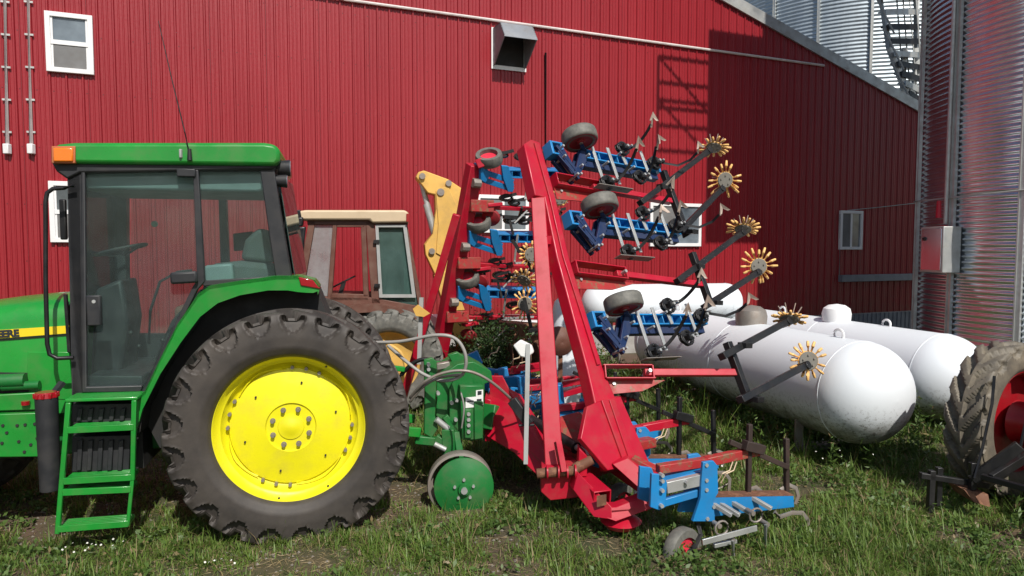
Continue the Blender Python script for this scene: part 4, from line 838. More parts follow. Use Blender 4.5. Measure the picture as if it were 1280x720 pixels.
def row_unit(name='row_unit', mats=('blue', 'shadeblue'), wheel_at=(.36, -.16, .14), flip=1):
    ch = MB(); f = flip
    for z in (.05, -.05): ch.box(I, .42, 1.62, -.10, .04, z - .008, z + .008)
    ch.box(I, .42, 1.62, .02, .035, -.055, .055); ch.box(I, .42, .435, -.1, .04, -.055, .055); ch.box(I, 1.60, 1.62, -.1, .04, -.055, .055)
    for k in range(8): x = .52 + k * .14; ch.box(I, x, x + .012, -.09, .03, -.055, .055)
    u = obj(name, ch, M[mats[0]], None, bevel=.003)
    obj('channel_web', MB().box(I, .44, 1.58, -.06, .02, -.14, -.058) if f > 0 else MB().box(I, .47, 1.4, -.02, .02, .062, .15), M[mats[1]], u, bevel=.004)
    br = MB(); br.box(I, -.02, .01, -.10, .04, -.08, .08); br.box(I, .01, .15, -.10, .04, .06, .08); br.box(I, .01, .15, -.10, .04, -.08, -.06); br.box(I, .12, .15, -.10, .04, -.06, .06); obj('bracket', br, M[mats[0]], u, bevel=.005)
    lk = MB()
    for y in (-.09, .01):
        for dz in (.03, -.11):
            lk.beam((.05, y, dz * .8), (.25, y, -.28 + dz * .6), .035, .045, up=(0, 1, 0))
        lk.prism([(.18, y - .02, -.33), (.25, y - .02, -.33), (.43, y - .02, -.10), (.44, y - .02, .05), (.39, y - .02, .04), (.30, y - .02, -.12)], (0, .03, 0))
        lk.prism([(.05, y - .015, -.04), (.15, y - .015, .0), (.24, y - .015, -.22), (.17, y - .015, -.30)], (0, .02, 0))
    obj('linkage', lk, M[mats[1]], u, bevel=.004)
    bo = MB()
    for x, z in ((.10, .0), (.09, -.12), (.2, -.32), (.25, -.31), (.44, -.05), (.3, -.2), (.7, -.1), (1.1, -.1), (.95, .06)): bo.cyl((x, -.16, z), (x, .0, z), .014, seg=6)
    obj('bolt', bo, M['galv'], u); obj('link_spring', MB().cyl((.10, -.06, -.08), (.24, -.06, -.32), .028), M['steel'], u)
    wx, wy, wz = wheel_at; tread_ = MB().lathe((wx, wy, wz - .07), (0, 0, 1), [(.13, .0), (.175, .0), (.188, .015), (.192, .035), (.192, .10), (.188, .125), (.175, .14), (.13, .14)], 36, close=True); obj('gauge_wheel', tread_, M['greyrub'], u, smooth=50)
    dc = MB().lathe((wx, wy, wz - .07), (0, 0, 1), [(.176, -.004), (.168, -.006), (.10, .022), (.05, .02), (.045, .0), (.001, -.002)], 32); dc.lathe((wx, wy, wz + .07), (0, 0, -1), [(.155, .0), (.15, .012), (.10, .03), (.04, .025), (.001, .02)], 32); obj('wheel_disc', dc, M['rimred'], u); obj('wheel_nut', MB().cyl((wx, wy, wz - .075), (wx, wy, wz + .075), .022, seg=6), M['galv'], u)
    obj('wheel_fork', MB().beam((wx + .08, wy + .06, wz - .11), (.50, -.02, -.02), .04, .05).beam((wx, wy, wz - .10), (wx + .09, wy + .06, wz - .11), .04, .03), M['shadeblue'], u)
    st_ = MB()
    for x, z0, z1 in ((.56, .15, -.34), (.80, .12, -.34), (1.0, .10, -.06), (1.34, .17, -.20)): st_.box(I, x, x + .045, -.118, -.102, z0 - .0, z1) if False else st_.beam((x, -.112, z0), (x + .03, -.112, z1), .012, .042)
    obj('cross_strip', st_, M['galv'], u, bevel=.002)
    co = MB()
    for x, z in ((.62, -.36), (1.02, .13), (1.16, -.22), (1.50, .02)):
        for y in (-.155, -.125): ring_t(co, (x, y, z), .075, .008, n=16, wdt=.013); ring_t(co, (x - .05, y, z), .05, .008, n=12, wdt=.012)
        co.beam((x - .10, -.14, z + .02), (x + .16, -.14, z + .045), .05, .03); co.box(I, x - .03, x + .04, -.2, -.09, z - .03, z + .03)
    obj('coil_spring', co, M['black'], u, bevel=0); cl = MB()
    for x, z in ((.62, -.36), (1.02, .13), (1.16, -.22), (1.50, .02)): cl.cyl((x + .01, -.22, z), (x + .01, -.08, z), .016, seg=8); cl.cyl((x + .1, -.20, z + .03), (x + .1, -.09, z + .03), .012, seg=8)
    obj('clamp_bolt', cl, M['galv'], u)
    for x, z, e in (((.74, -.33, (.84, -.46, -.10))), ((1.12, .15, (1.24, -.44, .30))), ((1.26, -.20, (1.20, -.44, .0)))):
        s0 = Vector((x, -.14, z)); e = Vector(e); m1 = s0.lerp(e, .45) + Vector((.10, .08, -.03)); pts = [s0 * (1 - t_) ** 2 + m1 * 2 * t_ * (1 - t_) + e * t_ * t_ for t_ in np.linspace(0, 1, 8)]
        sh = obj('spring_tine', MB().tube(pts, .01, 4, flat=(.006, .017)), M['black'], u); sweep(e + Vector((-.02, -.09, .10)), e + Vector((.01, .01, -.01)), u)
    pts = [Vector(p) for p in ((1.42, -.08, .04), (1.52, -.10, .09), (1.66, -.12, .06), (1.82, -.20, .0), (1.92, -.32, .02), (1.94, -.42, .06))]
    obj('spring_tine', MB().tube(pts, .01, 4, flat=(.006, .016)), M['black'], u); sweep((1.88, -.52, .15), (1.95, -.42, .07), u)
    obj('shield_plate', MB().box(I, .42, .92, -.20, -.10, -.435, -.428), M['steel'], u)
    return u
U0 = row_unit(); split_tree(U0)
def place(u, F, px, py, y, parent, rot=None, sc=1):
    q = F.t(px, py, y); m = F.m.to_3x3()
    if rot is not None: m = m @ rot
    m = m.to_4x4(); m.translation = q; u.parent = parent; u.matrix_basis = root_inv(parent) @ m @ Matrix.Scale(sc, 4)
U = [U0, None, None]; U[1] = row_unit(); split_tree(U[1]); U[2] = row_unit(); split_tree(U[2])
for u, (a, b, r_) in zip(U, ((684, 190, 0), (708, 277, 0), (736, 403, 0))): place(u, NW, a, b, -.02, crt)
# red arms and finger carriers
def fingerwheel(c, ax, r, parent, m='finger'):
    ax = Vector(ax).normalized(); a, b = perp(ax); mb = MB(); n = 16; c = Vector(c)
    mb.lathe(c - ax * .008, ax, [(.075, 0), (.105, 0), (.105, .016), (.075, .016)], 30, close=True)
    for k in range(n):
        if random.random() < .05: continue
        t_ = 2 * pi * k / n + random.uniform(-.09, .09); e = a * cos(t_) + b * sin(t_); s_ = ax.cross(e); tip = random.uniform(.84, 1.03) * r
        i, o_ = c + e * .085, c + e * tip + ax * random.uniform(-.025, .03) + s_ * random.uniform(-.008, .008)
        mb.tube([i, i.lerp(o_, .6), o_, o_ + e * .006], lambda u, : (.017, .0165, .014, .006)[min(3, int(u * 3.01))], 6)
    w = obj('finger_wheel', mb, M[m], parent, smooth=50)
    h = MB().lathe(c, -ax, [(.001, .022), (.092, .022), (.098, .016), (.098, -.02), (.001, -.022)], 30)
    ho = obj('hub_plate', h, M['hub'], parent, smooth=40); bl = MB()
    for k in range(5): t_ = 2 * pi * k / 5 + .4; q = c + (a * cos(t_) + b * sin(t_)) * .06 - ax * .022; bl.cyl(q, q - ax * .014, .009, seg=6)
    obj('bolt', bl, M['steel'], parent); sp_ = MB()
    for k in range(7): t_ = 2 * pi * k / 7 + .2; e = a * cos(t_) + b * sin(t_); sp_.beam(c + e * .06 + ax * .02, c + e * .12 + ax * .13, .008, .008)
    obj('spike', sp_, M['peach'], parent)
def redarm(p0, p1, F=NW, y=-.05, h=.065, m='red', bracket=True, ye=None):
    a, b = F.t(*p0, y), F.t(*p1, y if ye is None else ye); up = F.v(0, 0, 1)
    L_ = (b - a).length; ar = MB().beam(a.lerp(b, .30) if bracket else a, b, .07, h, up=up); ao = obj('tool_arm', ar, M[m], crt, bevel=.006)
    if bracket:
        d = (b - a).normalized(); e = a.lerp(b, .36); k = MB(); s_ = d.cross(up).normalized()
        for s in (.062, -.062): k.beam(a + up * s, e + up * s, .13, .012, up=up)
        k.beam(a + up * .0, a + d * .012, .13, .12, up=up); k.beam(e - d * .0, e - d * .014, .13, .12, up=up); obj('arm_bracket', k, M['red'], ao, bevel=.003)
        t2 = MB().prism([a - up * .066 + s_ * -.03, a - up * .066 + d * L_ * .45 - s_ * .03, a - up * .17 + d * L_ * .26 - s_ * .03, a - up * .20 - s_ * .03], s_ * .012); obj('gusset', t2, M['redworn'], ao); obj('bolt', MB().cyl(e - d * .05 - s_ * .1, e - d * .05 + s_ * .1, .018, seg=6).cyl(a + d * .08 - up * .1 - s_ * .06, a + d * .08 - up * .1, .016, seg=6), M['galv'], ao)
    return ao
def carrier(F, bar, armA, armB, starA, starB, y=-.06, sc=1.0, m='finger'):
    t = lambda p, yy=y: F.t(*p, yy); v = obj('finger_carrier', MB().beam(t(bar[0]), t(bar[1]), .07, .07, up=F.v(0, 1, 0)), M['black'], crt, bevel=.006)
    obj('carrier_arm', MB().beam(t(armA[0], y - .06), t(armA[1], y - .06), .065, .075, up=F.v(0, 1, 0)).beam(t(armB[0], y - .06), t(armB[1], y - .06), .065, .075, up=F.v(0, 1, 0)), M['black'], v, bevel=.005)
    jn = MB()
    for p in (bar[1], ((armA[0][0] * .75 + armA[1][0] * .25), armA[0][1] * .75 + armA[1][1] * .25)): q = t(p); jn.beam(q - F.v(.05, .09, 0), q + F.v(.05, -.09, 0), .10, .05); jn.cyl(q - F.v(0, .13, 0), q + F.v(0, .05, 0), .018, seg=6)
    for p in (armA[1], armB[1]): q = t(p, y - .05); jn.cyl(q - F.v(0, .06, 0), q + F.v(0, .06, 0), .045, seg=14)
    obj('clamp', jn, M['black'], v, bevel=.003)
    vw = (t(starA[:2], y) - CP).normalized()
    zz = F.v(0, 0, 1); axA = (zz * .97 + vw * .17 + Vector((.34, 0, 0))).normalized()
    fingerwheel(t(starA[:2], y - .05), axA, starA[2], v, m); 
    fingerwheel(t(starB[:2], y - .08), (vw + Vector((-.38, 0, 0.0))).normalized(), starB[2], v, m)
redarm((692, 226), (838, 252)); redarm((716, 336), (876, 356)); redarm((754, 466), (920, 466), ye=-.6)
carrier(NW, ((829, 214), (858, 294)), ((800, 254), (884, 190)), ((850, 290), (900, 238)), (892, 184, .21), (906, 225, .24))
carrier(NW, ((865, 316), (888, 382)), ((846, 352), (926, 292)), ((880, 384), (945, 342)), (929, 286, .21), (948, 333, .235))
carrier(NW, ((909, 428), (936, 502)), ((902, 446), (982, 403)), ((925, 500), (1005, 458)), (987, 398, .185), (1010, 451, .205), y=-.62)
# far wing
FBs = P(547, 452, 9.9); FT = P(594, 206, 9.0); FWg = frame3(FBs, Vector((sin(R(60)), cos(R(60)), -.03)), FT - FBs)
fb = obj('wing_beam', MB().beam(FBs - (FT - FBs) * .45, FT, .20, .18, up=FWg.v(0, 1, 0)), M['red'], crt, bevel=.01)
obj('brace_beam', MB().beam(P(503, 500, 9.3), P(571, 268, 8.85), .10, .10, up=(0, 1, 0)), M['red'], crt, bevel=.008); obj('top_bracket', MB().beam(P(596, 206, 8.9), P(604, 203, 8.9), .10, .12), M['red'], fb, bevel=.01)
def far_unit(px, py, yel=False):
    F = FWg; pxs = lambda pts, y: [F.t(px + a, py + b, y) for a, b in pts]
    ch = MB()
    for dy in (-10, -1): ch.beam(*pxs([(32, dy), (100, dy + 1)], -.04), .02, .16, up=F.v(0, 1, 0))
    ch.beam(*pxs([(32, -5.5), (100, -4.5)], .04), .10, .02, up=F.v(0, 1, 0)); 
    for k in range(6): ch.beam(*pxs([(38 + 11 * k, -10), (38 + 11 * k, -1)], -.04), .02, .15, up=F.v(0, 1, 0))
    u = obj('row_unit', ch, M['blue'], crt, bevel=.004); lk = MB()
    for dy in (-7, 3): lk.beam(*pxs([(3, dy), (42, 13 + dy)], -.10), .07, .05, up=F.v(0, 1, 0)); lk.beam(*pxs([(3, dy), (42, 13 + dy)], .04), .07, .05, up=F.v(0, 1, 0))
    lk.prism(pxs([(28, -14), (37, -13), (44, 10), (42, 19), (36, 19), (30, 2)], -.15), F.v(0, .04, 0)); lk.prism(pxs([(28, -14), (37, -13), (44, 10), (42, 19), (36, 19), (30, 2)], .06), F.v(0, .04, 0)); lk.prism(pxs([(2, -12), (9, -13), (14, -2), (8, 8), (2, 4)], -.15), F.v(0, .22, 0)); obj('linkage', lk, M['blue'], u, bevel=.006)
    rp = F.t(px + 8, py + 36, -.08); obj('arm_plate', MB().beam(rp, rp + F.v(.22, 0, .03), .16, .05), M['red'], u, bevel=.01); rq = F.t(px + 14, py + 52, -.1); ax = Vector((-.2, -.8, -.5)).normalized(); obj('wheel_disc', MB().lathe(rq, ax, [(.001, .03), (.04, .03), (.12, .0), (.13, -.04), (.001, -.04)], 24), M['rimred'], u)
    kk = F.t(px + 30, py + 50, -.05); obj('black_arm', MB().beam(kk, kk + F.v(.35, 0, .0), .05, .05).beam(kk + F.v(.1, 0, -.02), kk + F.v(.16, -.1, -.22), .04, .03).beam(kk + F.v(.25, 0, 0), kk + F.v(.2, -.1, .18), .03, .03), M['black'], u)
    for (a, b, r_) in ((34, 26, .07), (72, 12, .09), (54, -26, .08), (92, 18, .07), (70, -24, .06), (30, -28, .05), (84, -28, .07), (44, 32, .06), (96, 44, .07), (60, 44, .06)):
        c = F.t(px + a, py + b, -.05); co = MB(); 
        for k_ in (0, 1): co.tube([c + Vector((r_ * (1 + .3 * k_) * cos(t_), .0 + .05 * k_, r_ * .55 * sin(t_))) for t_ in np.linspace(0, 2 * pi, 15)[:-1]], .018, 5, True)
        co.beam(c - Vector((.06, 0, .0)), c + Vector((.14, 0, .05)), .04, .04); obj('coil_spring', co, M['black'], u)
    sp_ = MB().beam(*pxs([(62, -8), (58, 26)], -.12), .03, .012).beam(*pxs([(84, -6), (80, 26)], -.12), .03, .012).beam(*pxs([(60, 42), (44, 58)], -.12), .02, .02).beam(*pxs([(58, 28), (96, 26)], -.15), .02, .03); obj('cross_strip', sp_, M['galv'], u)
    c = F.t(px + 13, py - 18, -.05); ax = (Vector((-.1, -.75, 1))).normalized()
    obj('gauge_wheel', MB().lathe(c, ax, [(.12, .0), (.17, .0), (.18, .03), (.18, .10), (.17, .13), (.12, .13)], 30, close=True), M['greyrub'], u, smooth=50); obj('wheel_disc', MB().lathe(c + ax * .06, ax, [(.14, 0), (.06, .02), (.001, .0)], 24).lathe(c + ax * .08, -ax, [(.14, 0), (.06, .02), (.001, .0)], 24), M['rimpink'], u)
    cl = F.t(px - 4, py + 8, -.12); obj('clamp', MB().cyl(cl - F.v(.05, 0, 0), cl + F.v(.06, 0, 0), .065, seg=8), M['steel'], u, bevel=.006)
far_unit(599, 221); far_unit(585, 301); far_unit(571, 370)
for k, (p0, p1) in enumerate((((596, 258), (700, 263)), ((580, 329), (710, 337)), ((566, 396), (710, 397)))):
    ao = redarm(p0, p1, FWg, -.05, .055, bracket=False); a = FWg.t(*p0, -.07); obj('arm_bracket', MB().beam(a - FWg.v(.12, 0, 0), a + FWg.v(.22, 0, .01), .16, .16), M['redworn'], ao, bevel=.01)
fc = obj('finger_carrier', MB().beam(P(655, 372, 9.3), P(664, 410, 9.3), .05, .05).beam(P(640, 300, 9.5), P(668, 340, 9.5), .05, .05), M['black'], crt)
for (u, v, r_, vx) in ((656, 380, .22, -.2), (664, 318, .2, -.3), (655, 350, .2, .5), (683, 255, .16, -.2), (700, 247, .12, .2)):
    c = P(u, v, 9.4); fingerwheel(c, (vx, 1, .1 if u != 655 else .9), r_, fc)
# centre section
CF = frame(Vector((B0.x, B0.y, 0)), 15)
cp_ = lambda u, v, Y: P(u, v, Y)
tb = obj('toolbar', MB().hollow(P(753, 626, 5.45), P(622, 508, 7.9), .16, .17, up=(0, 0, 1)), M['red'], crt, bevel=.006)
obj('toolbar_end', MB().hollow(P(812, 604, 5.62), P(700, 530, 7.7), .17, .17), M['red'], tb, bevel=.006)
mb = MB().prism([P(722, 590, 5.6), P(765, 634, 5.35), P(765, 650, 5.33), P(742, 646, 5.35), P(716, 612, 5.6)], Vector((-.02, .10, 0)))
mb.prism([P(735, 640, 5.4), P(770, 652, 5.3), P(815, 636, 5.45), P(822, 612, 5.5), P(812, 618, 5.5), P(770, 634, 5.35), P(748, 634, 5.4)], Vector((0, .12, 0)))
mb.prism([P(765, 580, 5.7), P(785, 572, 5.75), P(822, 603, 5.5), P(822, 628, 5.48), P(808, 640, 5.45), P(800, 612, 5.5)], Vector((.0, .14, 0)))
obj('fold_yoke', mb, M['red'], crt, bevel=.008)
mb = MB().prism([P(677, 584, 5.72), P(723, 582, 5.72), P(723, 622, 5.72), P(688, 626, 5.72), P(676, 615, 5.72)], Vector((0, .16, 0)))
mb.prism([P(724, 560, 5.7), P(734, 570, 5.7), P(734, 596, 5.7), P(722, 596, 5.7)], Vector((0, .15, 0))); pv = obj('pivot_block', mb, M['red'], crt, bevel=.008)
obj('pivot_pin', MB().cyl(P(671, 592, 5.68), P(722, 588, 5.68), .042, seg=18).cyl(P(718, 586, 5.7), P(740, 574, 5.72), .045, seg=14), M['rust'], pv); 
lg = MB()
for u in (683, 697, 708, 718): lg.cyl(P(u, 590, 5.66), P(u + 2.2, 590, 5.66), .062, seg=20)
obj('lug', lg, M['red'], pv, bevel=.002); obj('hole', MB().prism([P(746, 620, 5.345), P(758, 618, 5.345), P(758, 631, 5.345), P(746, 634, 5.345)], Vector((0, .004, 0))).prism([P(810, 606, 5.43), P(819, 604, 5.43), P(819, 615, 5.43), P(810, 618, 5.43)], Vector((0, .004, 0))), M['rust'], tb)
obj('skid_foot', MB().lathe(P(776, 652, 5.5) - Vector((0, 0, .05)), (0, 0, 1), [(.001, 0), (.12, .01), (.17, .06), (.12, .1), (.001, .12)], 24), M['red'], crt)
mb = MB().prism([P(608, 506, 6.9), P(612, 484, 7.1), P(640, 500, 6.9), P(680, 562, 6.2), P(700, 590, 5.9), P(680, 604, 5.85), P(642, 566, 6.3), P(606, 545, 6.8)], Vector((.1, .25, 0))); mf = obj('main_frame', mb, M['red'], crt, bevel=.012)
obj('frame_gusset', MB().prism([P(612, 470, 7.0), P(628, 470, 7.0), P(646, 505, 6.85), P(640, 520, 6.8), P(612, 512, 7.0)], Vector((0, .04, 0))).prism([P(606, 498, 6.85), P(614, 500, 6.85), P(614, 552, 6.75), P(606, 552, 6.8)], Vector((0, .3, 0))), M['red'], mf, bevel=.006)
obj('dirt_ledge', MB().prism([P(614, 514, 6.82), P(640, 524, 6.7), P(678, 575, 6.1), P(673, 577, 6.08), P(636, 530, 6.68), P(612, 518, 6.82)], Vector((.0, .05, 0))), M['redworn'], mf)
rr_ = obj('fold_ram', MB().cyl(P(655, 520, 6.9), P(720, 560, 6.1), .055, seg=18).cyl(P(648, 512, 7.0), P(640, 506, 7.1), .06, seg=16), M['black'], crt); obj('ram_rod', MB().cyl(P(716, 556, 6.15), P(738, 570, 5.95), .028, seg=14).ball(P(731, 549, 6.0), .05), M['galv'], rr_)
obj('rear_box', MB().prism([P(700, 520, 6.5), P(735, 545, 6.3), P(740, 600, 6.1), P(716, 585, 6.1), P(690, 560, 6.4)], Vector((.2, .2, 0))), M['redworn'], crt, bevel=.01)
ex = MB().beam(P(776, 560, 6.0), P(815, 552, 6.2), .12, .08).beam(P(790, 575, 5.8), P(820, 590, 5.7), .10, .08); obj('yoke_arm', ex, M['redworn'], crt, bevel=.006)
gp = obj('stand_tube', MB().hollow(P(660, 430, 6.0), P(657, 580, 5.85), .05, .04, .006), M['grey'], crt, bevel=.003); obj('document_holder', MB().prism([P(641, 432, 5.98), P(650, 425, 5.98), P(664, 432, 5.98), P(667, 441, 5.98), P(658, 448, 5.98), P(650, 446, 5.98)], Vector((.01, .06, 0))), M['label'], gp, bevel=.012)
obj('clamp_rod', MB().beam(P(640, 500, 6.0), P(662, 530, 5.95), .05, .09).cyl(P(648, 532, 5.95), P(668, 531, 5.95), .01), M['plastic'], gp, bevel=.006); obj('stand_tube', MB().hollow(P(527, 372, 8.6), P(524, 455, 8.6), .06, .05, .006), M['grey'], crt)
obj('valve_tag', MB().prism([P(516, 386, 8.5), P(522, 381, 8.5), P(533, 389, 8.5), P(537, 392, 8.5), P(530, 396, 8.5), P(520, 395, 8.5)], Vector((0, .04, 0))), M['byellow'], crt)
# ground row units on the centre section
G0 = Vector((1.08, 5.15, 0)); GD = Vector((-.335, .94, 0)); GF = frame(G0, 19)
def groundunit(first):
    F = GF; tt_ = lambda pts, y: [F.t(a, b, y) for a, b in pts]
    u = obj('row_unit', MB().prism(tt_([(890, 621), (992, 619), (993, 634), (892, 646)], .0), F.v(0, .02, 0)).prism([p + F.v(0, .1, 0) for p in tt_([(890, 621), (992, 619), (993, 634), (892, 646)], .0)], F.v(0, .02, 0)), M['blue'], crt, bevel=.004)
    obj('channel_top', MB().prism(tt_([(891, 620.5), (992, 618.5), (992, 620), (891, 622)], -.0), F.v(0, .12, 0)), M['rust'], u)
    bp_ = MB().prism(tt_([(815, 592), (830, 594), (834, 604), (832, 634), (824, 638), (813, 634)], -.03), F.v(0, .03, 0)).prism(tt_([(879, 578), (892, 576), (897, 582), (898, 616), (892, 626), (894, 652), (866, 652), (876, 622), (877, 600)], -.05), F.v(0, .03, 0)).prism([p + F.v(0, .18, 0) for p in tt_([(815, 592), (830, 594), (834, 604), (832, 634), (824, 638), (813, 634)], -.03)], F.v(0, .03, 0)).prism([p + F.v(0, .2, 0) for p in tt_([(879, 578), (892, 576), (897, 582), (898, 616), (892, 626), (894, 652), (866, 652), (876, 622)], -.05)], F.v(0, .03, 0))
    obj('linkage_plate', bp_, M['blue'], u, bevel=.004)
    obj('parallel_link', MB().beam(*tt_([(828, 628), (880, 613)], .02), .05, .06, up=F.v(0, 0, 1)).beam(*tt_([(826, 600), (880, 586)], .1), .12, .03, up=F.v(0, 0, 1)), M['blue'], u, bevel=.005)
    obj('link_box', MB().beam(*tt_([(832, 609), (876, 599)], .0), .05, .09, up=F.v(0, 0, 1)), M['galv'], u, bevel=.004)
    bo = MB()
    for a, b in ((829, 595), (829, 602), (829, 614), (828, 633), (884, 582), (884, 601), (884, 613), (893, 634), (885, 649), (860, 604)): q = F.t(a, b, -.06); bo.cyl(q, q + F.v(0, .05, 0), .016, seg=6)
    obj('bolt', bo, M['galv'], u)
    c = F.t(853, 691, -.02); ax = Vector((.62, -.78, .05)).normalized(); obj('gauge_wheel', MB().lathe(c - ax * .05, ax, [(.13, .0), (.185, .0), (.198, .02), (.198, .08), (.185, .10), (.13, .10)], 36, close=True), M['greyrub'], u, smooth=50)
    obj('wheel_disc', MB().lathe(c + ax * .045, -ax, [(.150, -.004), (.135, .02), (.05, .03), (.05, -.01), (.001, -.01)], 30), M['rimpink'], u)
    obj('wheel_fork', MB().tube([F.t(872, 652, .02), F.t(876, 668, -.02), F.t(868, 684, -.05), F.t(856, 690, -.06)], .02, 6), M['black'], u)
    ht = MB()
    for a, b in ((912, 640), (922, 640), (937, 638), (962, 632)): q = F.t(a, b, -.12); ht.hollow(q + F.v(.02, .0, -.03), q + F.v(-.07, .14, .03), .036, .03, .005)
    ht.beam(*tt_([(878, 678), (946, 660)], -.2), .012, .045, up=F.v(0, 0, 1)); ht.beam(*tt_([(892, 682), (920, 676)], -.16), .03, .03); obj('tine_bar', ht, M['galv'], u, bevel=.002)
    tn = MB()
    for pts in ([(957, 656), (957, 690), (953, 702), (948, 722)], [(916, 676), (917, 700), (920, 716)]): tn.tube(tt_(pts, -.22), .01, 4, flat=(.008, .016))
    tn.tube(tt_([(950, 694), (945, 690), (950, 676)], -.1), .012, 4)
    obj('vibro_tine', tn, M['galv'], u); s_ = MB()
    s_.tube(tt_([(968, 640), (975, 646), (990, 641), (1003, 641), (1010, 650), (1009, 668), (1003, 680), (998, 688)], -.10), .01, 6, flat=(.007, .02)); s_.tube(tt_([(975, 624), (976, 612), (986, 606), (995, 610), (998, 620), (994, 630)], .15), .01, 6, flat=(.007, .02)); s_.tube(tt_([(930, 622), (935, 612), (945, 609), (953, 616)], .15), .009, 6, flat=(.007, .02)); s_.tube(tt_([(966, 664), (980, 668), (996, 662), (1006, 656)], -.02), .009, 6); obj('spring_tine', s_, M['steel'], u)
    bl = MB()
    for a, b in ((900, 658), (942, 642), (960, 656), (917, 676)): q = F.t(a, b, -.18); bl.cyl(q, q + F.v(0, .08, 0), .02, seg=10)
    for a, b in ((945, 644), (902, 660)): q = F.t(a, b, -.16); bl.tube([q + F.v(.06 * cos(t_), 0, .055 * sin(t_)) for t_ in np.linspace(0, 2 * pi, 14)[:-1]], .008, 6, True)
    obj('clamp', bl, M['steel'], u)
    ar = MB().beam(*tt_([(822, 586), (882, 577)], .12), .07, .07, up=F.v(0, 0, 1)).beam(*tt_([(882, 577), (947, 563)], .12), .07, .075, up=F.v(0, 0, 1)); obj('tool_arm', ar, M['redworn'], u, bevel=.006)
    hb_ = MB().beam(*tt_([(937, 530), (935, 618)], .10), .04, .04, up=F.v(0, 1, 0)).beam(*tt_([(983, 548), (983, 626)], .14), .04, .04, up=F.v(0, 1, 0)).beam(F.t(912, 552, .12), F.t(985, 584, .12), .04, .045).beam(*tt_([(930, 556), (953, 562)], .08), .08, .08); obj('finger_carrier', hb_, M['oldsteel'], u, bevel=.006)
    wr = MB()
    for dx in (0, 5): wr.tube(tt_([(896 + dx, 604), (903 + dx, 592), (912 + dx, 588), (916 + dx, 577)], .02), .006, 5)
    obj('wire_tie', wr, M['cream'], u)
    return u
g0 = groundunit(True); split_tree(g0)
for k in range(1, 6):
    c = copy_tree(g0, crt); c.matrix_basis = Matrix.Translation(GD * (1.02 * k) + Vector((0, 0, .015 * k))) @ g0.matrix_basis
    for ch in c.children:
        if ch.name.startswith('tool_arm'): ch.data = ch.data.copy(); ch.data.materials.clear(); ch.data.materials.append(M['red'])
        if ch.name.startswith('finger_carrier'): ch.data = ch.data.copy(); ch.data.materials.clear(); ch.data.materials.append(M['black'])
# extra blue joints and arms visible behind the frame on the left side
mb = MB().beam(P(586, 452, 8.6), P(600, 446, 8.6), .1, .18).beam(P(590, 462, 8.5), P(628, 468, 8.3), .08, .1).beam(P(628, 460, 8.2), P(632, 482, 8.2), .12, .12).beam(P(612, 478, 8.0), P(655, 476, 7.8), .10, .12).beam(P(652, 470, 7.8), P(655, 500, 7.8), .12, .12).beam(P(664, 500, 7.7), P(700, 490, 7.6), .10, .10).beam(P(696, 480, 7.5), P(700, 515, 7.5), .14, .12).beam(P(700, 515, 7.4), P(734, 508, 7.4), .1, .1)
obj('hitch_link', mb, M['blue'], crt, bevel=.008)
for p0, p1, Y in (((640, 462), (676, 456), 8.8), ((660, 478), (727, 472), 8.4), ((620, 470), (640, 478), 8.2), ((695, 495), (728, 486), 8.0)): obj('tool_arm', MB().beam(P(*p0, Y), P(*p1, Y + .25), .07, .07), M['red'], crt, bevel=.006)
wr = MB()
for k in range(14):
    u, v = random.uniform(645, 680), random.uniform(488, 520); pts = [P(u, v, 7.4)]
    for j in range(5): u += random.uniform(-7, 7); v += random.uniform(-6, 8); pts.append(P(u, v, 7.4 + random.uniform(-.1, .1)))
    wr.tube(pts, .006, 5)
for (u, v) in ((610, 448), (638, 455), (646, 460), (672, 485), (690, 488)): wr.tube([P(u, v, 7.9), P(u + 4, v - 6, 7.9), P(u + 11, v - 8, 7.9), P(u + 14, v - 15, 7.9)], .008, 5)
obj('wire_tie', wr, M['cream'], crt)
# ------------------------------------------------------------------ green guidance hitch between tractor and cultivator
hr = G(575, 652); hf_ = Fr(Matrix.Translation((P(575, 500, 6.5).x, 6.5, 0)) @ Matrix.Rotation(R(14), 4, 'Z'))
hi = empty('guidance_hitch', hf_.m, 'green three-point guidance hitch with label and coulter wheel joining tractor to red frame', 'hitch')
h2 = lambda pts, y: [hf_.t(a, b, y) for a, b in pts]
hp = lambda name, pts, y, th, m='dgreen', par=hi, bev=.008: obj(name, MB().prism(h2(pts, y), hf_.v(0, th, 0)), M[m], par, bevel=bev)
hp('mast_plate', [(530, 450), (540, 447), (546, 452), (546, 470), (544, 520), (548, 535), (540, 548), (530, 542), (531, 490)], -.02, .05); hp('mast_plate', [(531, 450), (551, 452), (551, 462), (548, 530), (534, 524)], .8, .05)
bd = hp('gearbox', [(546, 478), (556, 466), (572, 455), (592, 452), (614, 464), (616, 476), (606, 480), (604, 545), (590, 552), (577, 546), (556, 528), (545, 520)], .05, .55)
hp('side_plate', [(562, 486), (570, 470), (585, 462), (592, 478), (588, 505), (590, 552), (576, 548), (562, 528)], -.03, .05, par=bd); hp('valve_box', [(575, 482), (604, 482), (604, 550), (578, 550)], -.14, .10, par=bd)
hp('valve_column', [(581, 512), (590, 512), (590, 548), (581, 548)], -.19, .05, par=bd); hp('cover', [(593, 502), (604, 502), (604, 548), (593, 550)], -.17, .03, par=bd)
